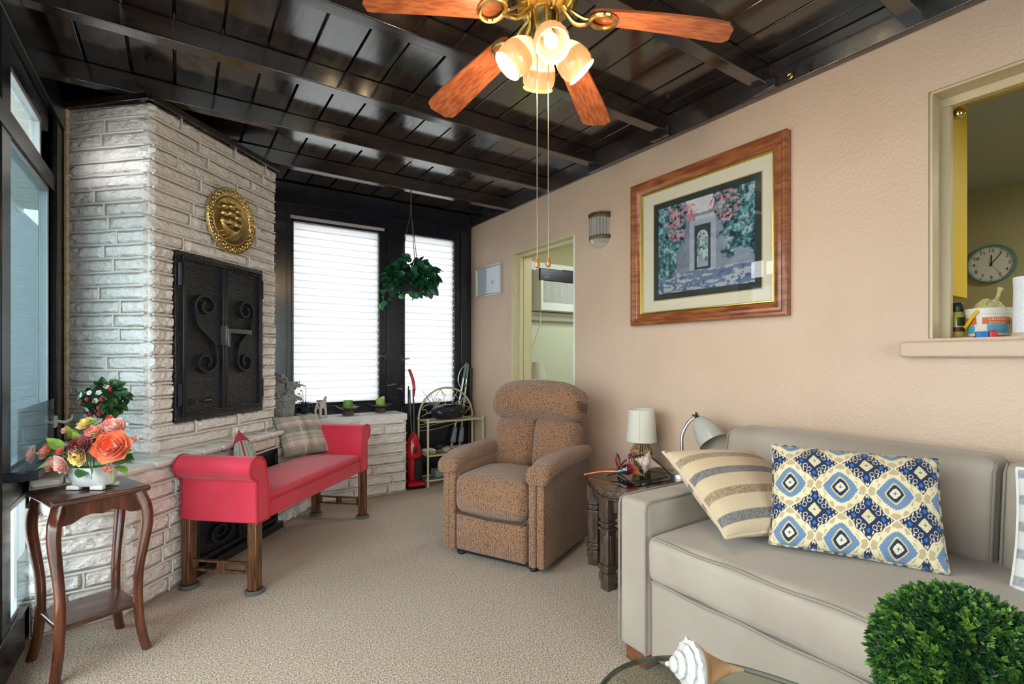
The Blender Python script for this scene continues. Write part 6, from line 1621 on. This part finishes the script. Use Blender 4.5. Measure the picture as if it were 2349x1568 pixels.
# boombox
bb = thing('boombox', 'black oval portable radio CD player with raised antenna on the wire rack', 'radio', (2.085, 4.205, 0.583))
def wb(o): return (o[0], o[1] * (1 - 0.0), o[2])
MB().rbox((0, 0, 0.066), (0.315, 0.15, 0.126), 0.060, 7, crown=(0, 0.012, 0)).obj('body', mat('blue_black_plastic', (0.014, 0.017, 0.026), 0.28), bb, smooth=60)
MB().rbox((0, -0.078, 0.066), (0.115, 0.012, 0.082), 0.004, 2).obj('front_panel', m_blackplastic, bb)
MB().rbox((0, 0.0, 0.129), (0.11, 0.10, 0.010), 0.004, 2).obj('top_panel', m_blackplastic, bb)
vs, fs = text_mb('SONY', 0.013, 0.0003); g = MB(); g.add(vs, fs, Matrix.Translation((0, -0.0852, 0.088)) @ Matrix.Rotation(R(90), 4, 'X')); g.obj('lettering', mat('grey_print', (0.30, 0.32, 0.35), 0.5), bb, smooth=0)
for x in (-0.105, 0.105): MB().ball((x, -0.082, 0.066), (0.006, 0.003, 0.006), 8, 5).obj('knob', m_chrome, bb)
MB().tube([(-0.13, 0.03, 0.12), (-0.255, 0.0, 0.268)], [0.003, 0.0018], 6).obj('antenna', mat('dull_antenna', (0.20, 0.19, 0.18), 0.4, metal=0.8), bb)

# things on the middle shelf
ZM = 0.2835
nb = thing('notepad_box', 'small white note box on the rack middle shelf', 'box', (1.885, 4.185, ZM), R(6))
MB().ext((-0.048, -0.04, 0), (0.048, 0.05, 0.03)).obj('box', mat('olive_card', (0.32, 0.29, 0.14), 0.7), nb); MB().ext((-0.045, -0.038, 0.03), (0.045, 0.048, 0.042)).obj('pages', mat('paper', (0.68, 0.68, 0.62), 0.8), nb)
ph_ = thing('cordless_phone', 'dark cordless phone with grey keys on the rack middle shelf', 'phone', (1.985, 4.19, ZM + 0.024), R(8), rot=(R(-22), 0, R(8)))
MB().rbox((0, 0, 0.02), (0.056, 0.13, 0.026), 0.011, 3).obj('handset', mat('dark_navy_plastic', (0.015, 0.018, 0.028), 0.3), ph_)
MB().ext((-0.016, 0.0, 0.0325), (0.016, 0.045, 0.0345)).obj('screen', mat('grey_lcd', (0.20, 0.24, 0.22), 0.2), ph_)
for r_ in range(3):
    for c_ in range(3): MB().ext((-0.02 + c_ * 0.015, -0.05 + r_ * 0.015, 0.0325), (-0.010 + c_ * 0.015, -0.04 + r_ * 0.015, 0.0345)).obj('key', mat('grey_key', (0.30, 0.31, 0.32), 0.5), ph_)
bo = MB(); bo.lathe([(0.018, 0.0), (0.022, 0.003), (0.042, 0.030), (0.044, 0.034), (0.040, 0.033), (0.02, 0.008)], 24)
tag(bo.obj('small_bowl', mat('pale_bowl', (0.58, 0.55, 0.45), 0.4), loc=(2.06, 4.19, ZM)), 'small pale bowl on the rack middle shelf', 'bowl')
for k, (x, y, z, rz, c_, lb) in enumerate(((2.24, 4.22, ZM, 5, (0.60, 0.57, 0.56), 'white magazine lying lowest on the rack middle shelf'), (2.25, 4.225, ZM + 0.013, -4, (0.48, 0.12, 0.14), 'red and white magazine lying on top of another on the rack'))):
    mg = thing('magazine', lb, 'magazine', (x, y, z), R(rz))
    MB().ext((-0.135, -0.095, 0), (0.135, 0.095, 0.011)).obj('pages', mat('paper2', (0.70, 0.69, 0.66), 0.7), mg); MB().ext((-0.137, -0.097, 0.011), (0.137, 0.097, 0.0125)).obj('cover', mat('cover_%d' % k, c_, 0.4, col2=(0.66, 0.62, 0.60), nscale=22), mg)
bt = MB(); bt.rbox((0, 0, 0.03), (0.22, 0.13, 0.06), 0.012, 3, warp=lambda o: (o[0], o[1], o[2] * (1 - 0.35 * (o[0] / 0.11 + 0.5))))
tag(bt.obj('grey_case', mat('grey_green_plastic', (0.20, 0.24, 0.24), 0.5), loc=(2.06, 4.23, 0.063)), 'grey plastic case on the rack bottom shelf', 'case')

# mops and broom leaning in the corner
m_mop = mat('silver_pole', (0.62, 0.63, 0.63), 0.3, metal=0.6); m_mopg = mat('grey_mop_plastic', (0.20, 0.22, 0.23), 0.4); m_mopgr = mat('green_grip', (0.12, 0.30, 0.16), 0.5)
for (b_, t_, lab, hd, tk) in (((2.145, 4.365, 0.01), (2.375, 4.385, 1.10), 'silver spray mop with grey tank leaning furthest from the wall corner', 1, 0.36), ((2.26, 4.370, 0.01), (2.395, 4.385, 1.09), 'silver spray mop with green collar leaning beside the dark broom', 0, 0.36)):
    mp = thing('spray_mop', lab, 'mop', b_)
    d_ = Vector(t_) - Vector(b_); dn = d_.normalized()
    MB().tube([tuple(dn * 0.02), tuple(d_ * 0.86)], 0.0105, 8).obj('pole', m_mop, mp)
    MB().tube([tuple(d_ * 0.86), tuple(d_ * 0.95), tuple(d_)], [0.012, 0.014, 0.010], 8).obj('grip', m_mopg if hd else m_mopgr, mp)
    c_ = d_ * tk - Vector((0, 0.012, 0))
    MB().rbox((0, 0, 0), (0.062, 0.05, 0.16), 0.022, 4, M=Matrix.Translation(c_) @ rot_to(dn), warp=lambda o: (o[0] * (0.75 - 2.4 * o[2] * 0.9) if o[2] < 0.2 else o[0], o[1], o[2])).obj('tank', m_mopg, mp)
    if not hd: MB().ball(tuple(d_ * 0.80), 0.016, 10, 7).obj('collar', m_mopgr, mp)
    else: MB().tube(bez([tuple(d_ * 0.99), tuple(d_ * 0.93 + Vector((-0.05, 0, 0))), tuple(d_ * 0.84 + Vector((-0.055, 0, 0))), tuple(d_ * 0.76)], 5), 0.005, 6).obj('trigger_loop', m_mop, mp)
    MB().rbox((0, 0.0, 0.012), (0.10, 0.07, 0.024), 0.008, 2).obj('head', m_mopg, mp)
br = thing('dark_broom', 'dark wooden broom leaning in the corner behind the rack', 'broom', (2.395, 4.375, 0))
MB().tube([(0, 0, 0.12), (0.025, -0.002, 1.05)], 0.012, 8).obj('handle', mat('dark_broom_wood', (0.035, 0.018, 0.014), 0.4), br)
MB().rbox((0, 0, 0.07), (0.07, 0.045, 0.14), 0.012, 3).obj('bristles', mat('straw', (0.22, 0.16, 0.08), 0.9, bump=1, bscale=200), br)

# ================================================================== ROOM BEYOND THE DOORWAY
ac = thing('air_conditioner', 'white window air conditioner with black control panel seen through the doorway', 'air conditioner', (3.19, 4.235, 1.655))
m_acw = mat('ac_white', (0.72, 0.76, 0.74), 0.45)
MB().ext((0, 0.02, 0), (0.62, 0.18, 0.44)).obj('body', m_acw, ac, bevel=0.006)
MB().ext((-0.012, 0.0, 0.315), (0.632, 0.03, 0.445)).obj('control_panel', mat('ac_black', (0.012, 0.012, 0.018), 0.2), ac, bevel=0.004)
MB().ext((0.0, 0.003, 0.0), (0.62, 0.02, 0.085)).obj('lower_panel', m_acw, ac, bevel=0.003)
MB().ext((0.0, 0.003, 0.085), (0.03, 0.02, 0.315)).obj('grille_side', m_acw, ac); MB().ext((0.59, 0.003, 0.085), (0.62, 0.02, 0.315)).obj('grille_side', m_acw, ac)
s = MB(); s.box((0, 0, 0), (0.56, 0.014, 0.0045)); o0 = None
for k in range(22):
    z = 0.093 + k * 0.0102
    if o0 is None: o0 = s.obj('grille_slat', m_acw, ac, loc=(0.31, 0.011, z))
    else: inst(o0, 'grille_slat', ac, (0.31, 0.011, z))
for k in range(5): MB().ext((0.08 + 0.10 * k, 0.006, 0.088), (0.084 + 0.10 * k, 0.016, 0.312)).obj('grille_rib', m_acw, ac)
for k in range(6):
    MB().ext((0.05 + 0.022 * (k % 3), -0.002, 0.345 + 0.03 * (k // 3)), (0.060 + 0.022 * (k % 3), 0.002, 0.356 + 0.03 * (k // 3))).obj('button', mat('lit_button', (0.12, 0.20, 0.45), 0.3, emis=0.5 if True else 0, emcol=(0.15, 0.2, 0.6)), ac)
MB().ext((0.30, -0.004, 0.435), (0.50, 0.03, 0.452)).obj('louvre', m_rubber, ac)
MB().tube(bez([(0.03, 0.05, 0.0), (0.02, 0.05, -0.15), (-0.06, 0.06, -0.36), (-0.14, 0.1, -0.48)], 8), 0.006, 6).obj('power_cable', mat('white_cable', (0.62, 0.64, 0.58), 0.5), ac)
t = MB(); t.ext((2.95, YB - 0.05, 1.555), (4.2, YB - 0.002, 1.645)); t.ext((2.95, YB - 0.04, 2.10), (4.2, YB - 0.002, 2.19)); t.ext((3.05, YB - 0.03, 1.645), (3.19, YB - 0.002, 2.10))
struct(t.obj('trim_8', m_acw, bevel=0.004))
struct(MB().ext((2.66, YB - 0.008, 2.19), (4.9, YB - 0.001, 2.6)).obj('trim_9', m_olive, smooth=0))
nt_ = thing('night_table', 'small round white side table in the room beyond the doorway', 'table', (3.15, 4.20, 0))
MB().lathe([(0.17, 0.58), (0.175, 0.59), (0.175, 0.60), (0.17, 0.605)], 28).obj('top', m_white, nt_); MB().lathe([(0.12, 0.0), (0.12, 0.02), (0.02, 0.04), (0.018, 0.58)], 20).obj('pedestal', m_white, nt_)
bl = thing('bedside_lamp', 'bedside lamp with white pleated shade seen through the doorway', 'lamp', (3.115, 4.20, 0.6055))
MB().lathe([(0.05, 0.0), (0.05, 0.012), (0.014, 0.03), (0.03, 0.12), (0.035, 0.18), (0.012, 0.25), (0.008, 0.33)], 20).obj('base', m_ceramic, bl)
g = MB(); g.lathe([(0.095, 0.325), (0.055, 0.50)], 64, cap0=False, cap1=False); g.v = [(x * (1 + 0.025 * (i % 2)), y * (1 + 0.025 * (i % 2)), z) for i, (x, y, z) in enumerate(g.v)]; g.obj('lamp_shade', translucent('pleated_shade', (0.8, 0.8, 0.76), (0.4, 0.4, 0.36), 0.3, 0, 0.5), bl, smooth=0)

# ================================================================== KITCHEN BEYOND THE HATCH
m_yel = mat('mustard_cabinet', (0.60, 0.42, 0.02), 0.45, coord='pos')
kc = thing('kitchen_cabinet', 'mustard yellow wall cabinet in the kitchen beyond the hatch', 'cabinet', (2.655, 0.752, 1.42))
MB().ext((0, 0, 0), (0.34, 0.6, 0.945)).obj('carcass', m_yel, kc, bevel=0.003); MB().ext((0.34, 0.005, 0.005), (0.358, 0.295, 0.94)).obj('door', m_yel, kc, bevel=0.003); MB().ext((0.34, 0.303, 0.005), (0.358, 0.595, 0.94)).obj('door', m_yel, kc, bevel=0.003)
struct(MB().ext((2.655, -0.6, 2.30), (3.0, 0.745, 2.37)).obj('trim_10', m_yel, smooth=0))
ck = thing('wall_clock', 'round teal-rimmed wall clock with black numerals in the kitchen', 'clock', (4.897, 1.094, 1.825))
CM = Matrix(((0, 0, -1, 0), (-1, 0, 0, 0), (0, 1, 0, 0), (0, 0, 0, 1)))     # x right, y up, z out of the wall
g = MB(); g.lathe([(0.128, 0.0), (0.136, 0.004), (0.138, 0.02), (0.134, 0.032), (0.127, 0.032), (0.124, 0.02)], 48, CM, cap1=False); g.obj('rim', mat('teal_rim', (0.08, 0.26, 0.25), 0.4), ck, smooth=40)
g = MB(); g.lathe([(0.001, 0.0155), (0.126, 0.0155)], 48, CM, cap0=False, cap1=False); face = g.obj('face', mat('clock_white', (0.66, 0.68, 0.64), 0.5), ck)
m_ink = mat('black_ink', (0.012, 0.012, 0.014), 0.5)
for k in range(1, 13):
    a_ = R(90 - 30 * k); vs, fs = text_mb(str(k), 0.034, 0.0004); g = MB(); g.add(vs, fs, CM @ Matrix.Translation((0.095 * math.cos(a_), 0.095 * math.sin(a_), 0.0165))); g.obj('numeral', m_ink, face, smooth=0)
g = MB()
for k in range(60):
    a_ = 2 * PI * k / 60; l = 0.006 if k % 5 else 0.009
    g.box((0.117 * math.cos(a_), 0.117 * math.sin(a_), 0.0165), (l, 0.0012 if k % 5 else 0.004, 0.001), rz=a_, M=CM)
g.obj('minute_ticks', m_ink, face)
for (ang, l, w_, nm) in ((89, 0.065, 0.006, 'hour_hand'), (53, 0.098, 0.0045, 'minute_hand'), (-55, 0.09, 0.0012, 'second_hand')):
    g = MB(); g.box((l / 2 - 0.008, 0, 0.019), (l + 0.016, w_, 0.001), M=CM @ Matrix.Rotation(R(ang), 4, 'Z')); g.obj(nm, m_ink, ck)
MB().lathe([(0.006, 0.018), (0.006, 0.022)], 12, CM).obj('hub', m_ink, ck)
for (txt, sz, yy) in (('quartz', 0.011, 0.048), ('o', 0.02, 0.03)):
    pass
ZK = 1.2325
ob = thing('oil_bottle', 'yellow oil bottle with black cap on the hatch shelf', 'bottle', (2.625, 0.690, ZK))
MB().lathe([(0.021, 0.0), (0.023, 0.004), (0.023, 0.085), (0.018, 0.10), (0.016, 0.105)], 20).obj('body', mat('yellow_oil', (0.45, 0.40, 0.06), 0.12, coat=0.5), ob)
MB().lathe([(0.0185, 0.102), (0.0195, 0.105), (0.0195, 0.136), (0.018, 0.138)], 20).obj('cap', m_blackplastic, ob)
g = MB(); g.lathe([(0.0234, 0.022), (0.0234, 0.04)], 20, cap0=False, cap1=False); g.obj('label_band', mat('maroon_label', (0.10, 0.012, 0.02), 0.5), ob)
g = MB(); g.lathe([(0.0234, 0.045), (0.0234, 0.08)], 12, cap0=False, cap1=False, a0=R(190), a1=R(300)); g.obj('front_label', mat('dark_label', (0.03, 0.03, 0.02), 0.5), ob)
bu = thing('bucket', 'white plastic bucket with orange and blue print and yellow handle on the hatch shelf', 'bucket', (2.632, 0.598, ZK))
MB().lathe([(0.054, 0.0), (0.058, 0.003), (0.066, 0.085), (0.068, 0.086), (0.069, 0.108), (0.066, 0.108), (0.062, 0.07)], 36, cap1=False).obj('pail', mat('white_bucket', (0.70, 0.68, 0.62), 0.4), bu, smooth=40)
va = math.atan2(-0.598 + 0.0, -2.632)      # towards the viewer
def band(z0, z1, a0, a1, mtl, nm):
    def rr(z): return 0.058 + 0.008 * (z - 0.003) / 0.082 + 0.0006
    g = MB(); g.lathe([(rr(z0), z0), (rr(z1), z1)], 20, cap0=False, cap1=False, a0=va + R(a0), a1=va + R(a1)); return g.obj(nm, mtl, bu)
m_or = mat('orange_print', (0.62, 0.13, 0.03), 0.5); m_bl = mat('blue_print', (0.10, 0.36, 0.50), 0.5)
band(0.046, 0.072, -16, 68, m_or, 'orange_band'); band(0.012, 0.045, -4, 60, m_bl, 'blue_band'); band(0.046, 0.072, -88, -32, m_or, 'orange_band'); band(0.012, 0.045, -88, -40, m_bl, 'blue_band')
for (txt, sz, zc) in (('CRUZAN', 0.0135, 0.0640), ('BUCKET LIST', 0.0085, 0.0520)):
    vs, fs = text_mb(txt, sz, 0.0); g = MB(); out = []
    for v in vs:
        r_ = 0.058 + 0.008 * (zc - 0.003) / 0.082 + 0.0014; a_ = va + R(24) + v.x / r_
        out.append((r_ * math.cos(a_), r_ * math.sin(a_), zc + v.y))
    g.add(out, fs); g.obj('lettering', mat('white_print', (0.80, 0.78, 0.72), 0.5), bu, smooth=0)
g = MB(); g.tube([(0.072 * math.cos(va + R(a_)), 0.072 * math.sin(va + R(a_)), z) for a_, z in ((-24, 0.098), (-34, 0.085), (-48, 0.062), (-60, 0.045), (-74, 0.036))], 0.0055, 8, flat=(0.5, 1.2)); g.obj('handle', mat('yellow_handle', (0.72, 0.46, 0.01), 0.35), bu)
g = MB(); rsb = random.Random(5)
g.grid(lambda u, v: ((0.052 - 0.03 * v ** 2) * math.cos(2 * PI * u) + rsb.uniform(-0.002, 0.002), (0.052 - 0.03 * v ** 2) * math.sin(2 * PI * u) + rsb.uniform(-0.002, 0.002), 0.085 + 0.058 * v + 0.004 * math.sin(v * 40 + u * 12)), 24, 14, cu=True)
g.tube([(0.0, -0.02, 0.135), (0.004, -0.026, 0.155), (0.010, -0.03, 0.178), (0.014, -0.032, 0.183)], [0.008, 0.006, 0.007, 0.012], 7)
g.obj('plastic_bags', mat('crumpled_yellow_plastic', (0.52, 0.46, 0.22), 0.25, bump=0.8, bscale=120), bu, smooth=20)
sj = thing('spice_jar', 'dark spice jar with printed label on the hatch shelf', 'jar', (2.63, 0.512, ZK))
MB().rbox((0, 0, 0.035), (0.036, 0.036, 0.07), 0.008, 2).obj('body', mat('dark_spice', (0.020, 0.024, 0.022), 0.25, col2=(0.14, 0.20, 0.05), nscale=60, nfac=(0.58, 0.64)), sj)
MB().ext((-0.0188, -0.008, 0.042), (-0.018, 0.010, 0.060)).obj('label_panel', mat('blue_white_label', (0.40, 0.44, 0.55), 0.5), sj); MB().ext((-0.0188, -0.014, 0.036), (-0.018, 0.014, 0.041)).obj('red_stripe', mat('red_stripe', (0.40, 0.03, 0.03), 0.5), sj)
pt = thing('paper_towel_holder', 'white paper towel roll on a beige stand at the hatch sill', 'paper towel', (2.505, 0.452, 1.2135))
MB().lathe([(0.058, 0.0), (0.06, 0.004), (0.057, 0.02), (0.05, 0.03)], 32).obj('stand', mat('beige_stand', (0.56, 0.46, 0.32), 0.4), pt)
MB().lathe([(0.050, 0.022), (0.053, 0.026), (0.052, 0.10), (0.0505, 0.17), (0.052, 0.222), (0.02, 0.223)], 36).obj('roll', mat('towel_white', (0.78, 0.79, 0.82), 0.9, bump=0.5, bscale=160), pt, smooth=40)
ty = thing('toy_block', 'small blue and red plastic toy block on the hatch sill', 'toy', (2.50, 0.575, 1.2135), R(-70))
MB().rbox((-0.012, 0, 0.017), (0.034, 0.034, 0.034), 0.003, 2).obj('blue_block', mat('toy_blue', (0.01, 0.14, 0.42), 0.35), ty); MB().rbox((0.018, 0, 0.019), (0.024, 0.030, 0.038), 0.006, 2).obj('red_block', mat('toy_red', (0.50, 0.02, 0.03), 0.35), ty)
MB().tube([(0.028, 0, 0.01), (0.04, 0, 0.006)], 0.005, 7).obj('peg', MATS['toy_blue'], ty); MB().tube([(-0.028, 0, 0.012), (-0.038, 0, 0.009)], 0.004, 7).obj('pin', m_rubber, ty)
bn = thing('brass_bauble', 'shiny brass ball hanging from the top of the hatch', 'ornament', (2.63, 0.688, 2.1785))
MB().tube([(0, 0, 0), (0, 0, -0.02)], 0.001, 5).obj('cord', m_rubber, bn); MB().ball((0, 0, -0.042), 0.024, 20, 14).obj('ball', mat('shiny_brass', (0.62, 0.52, 0.25), 0.08, metal=1.0), bn)
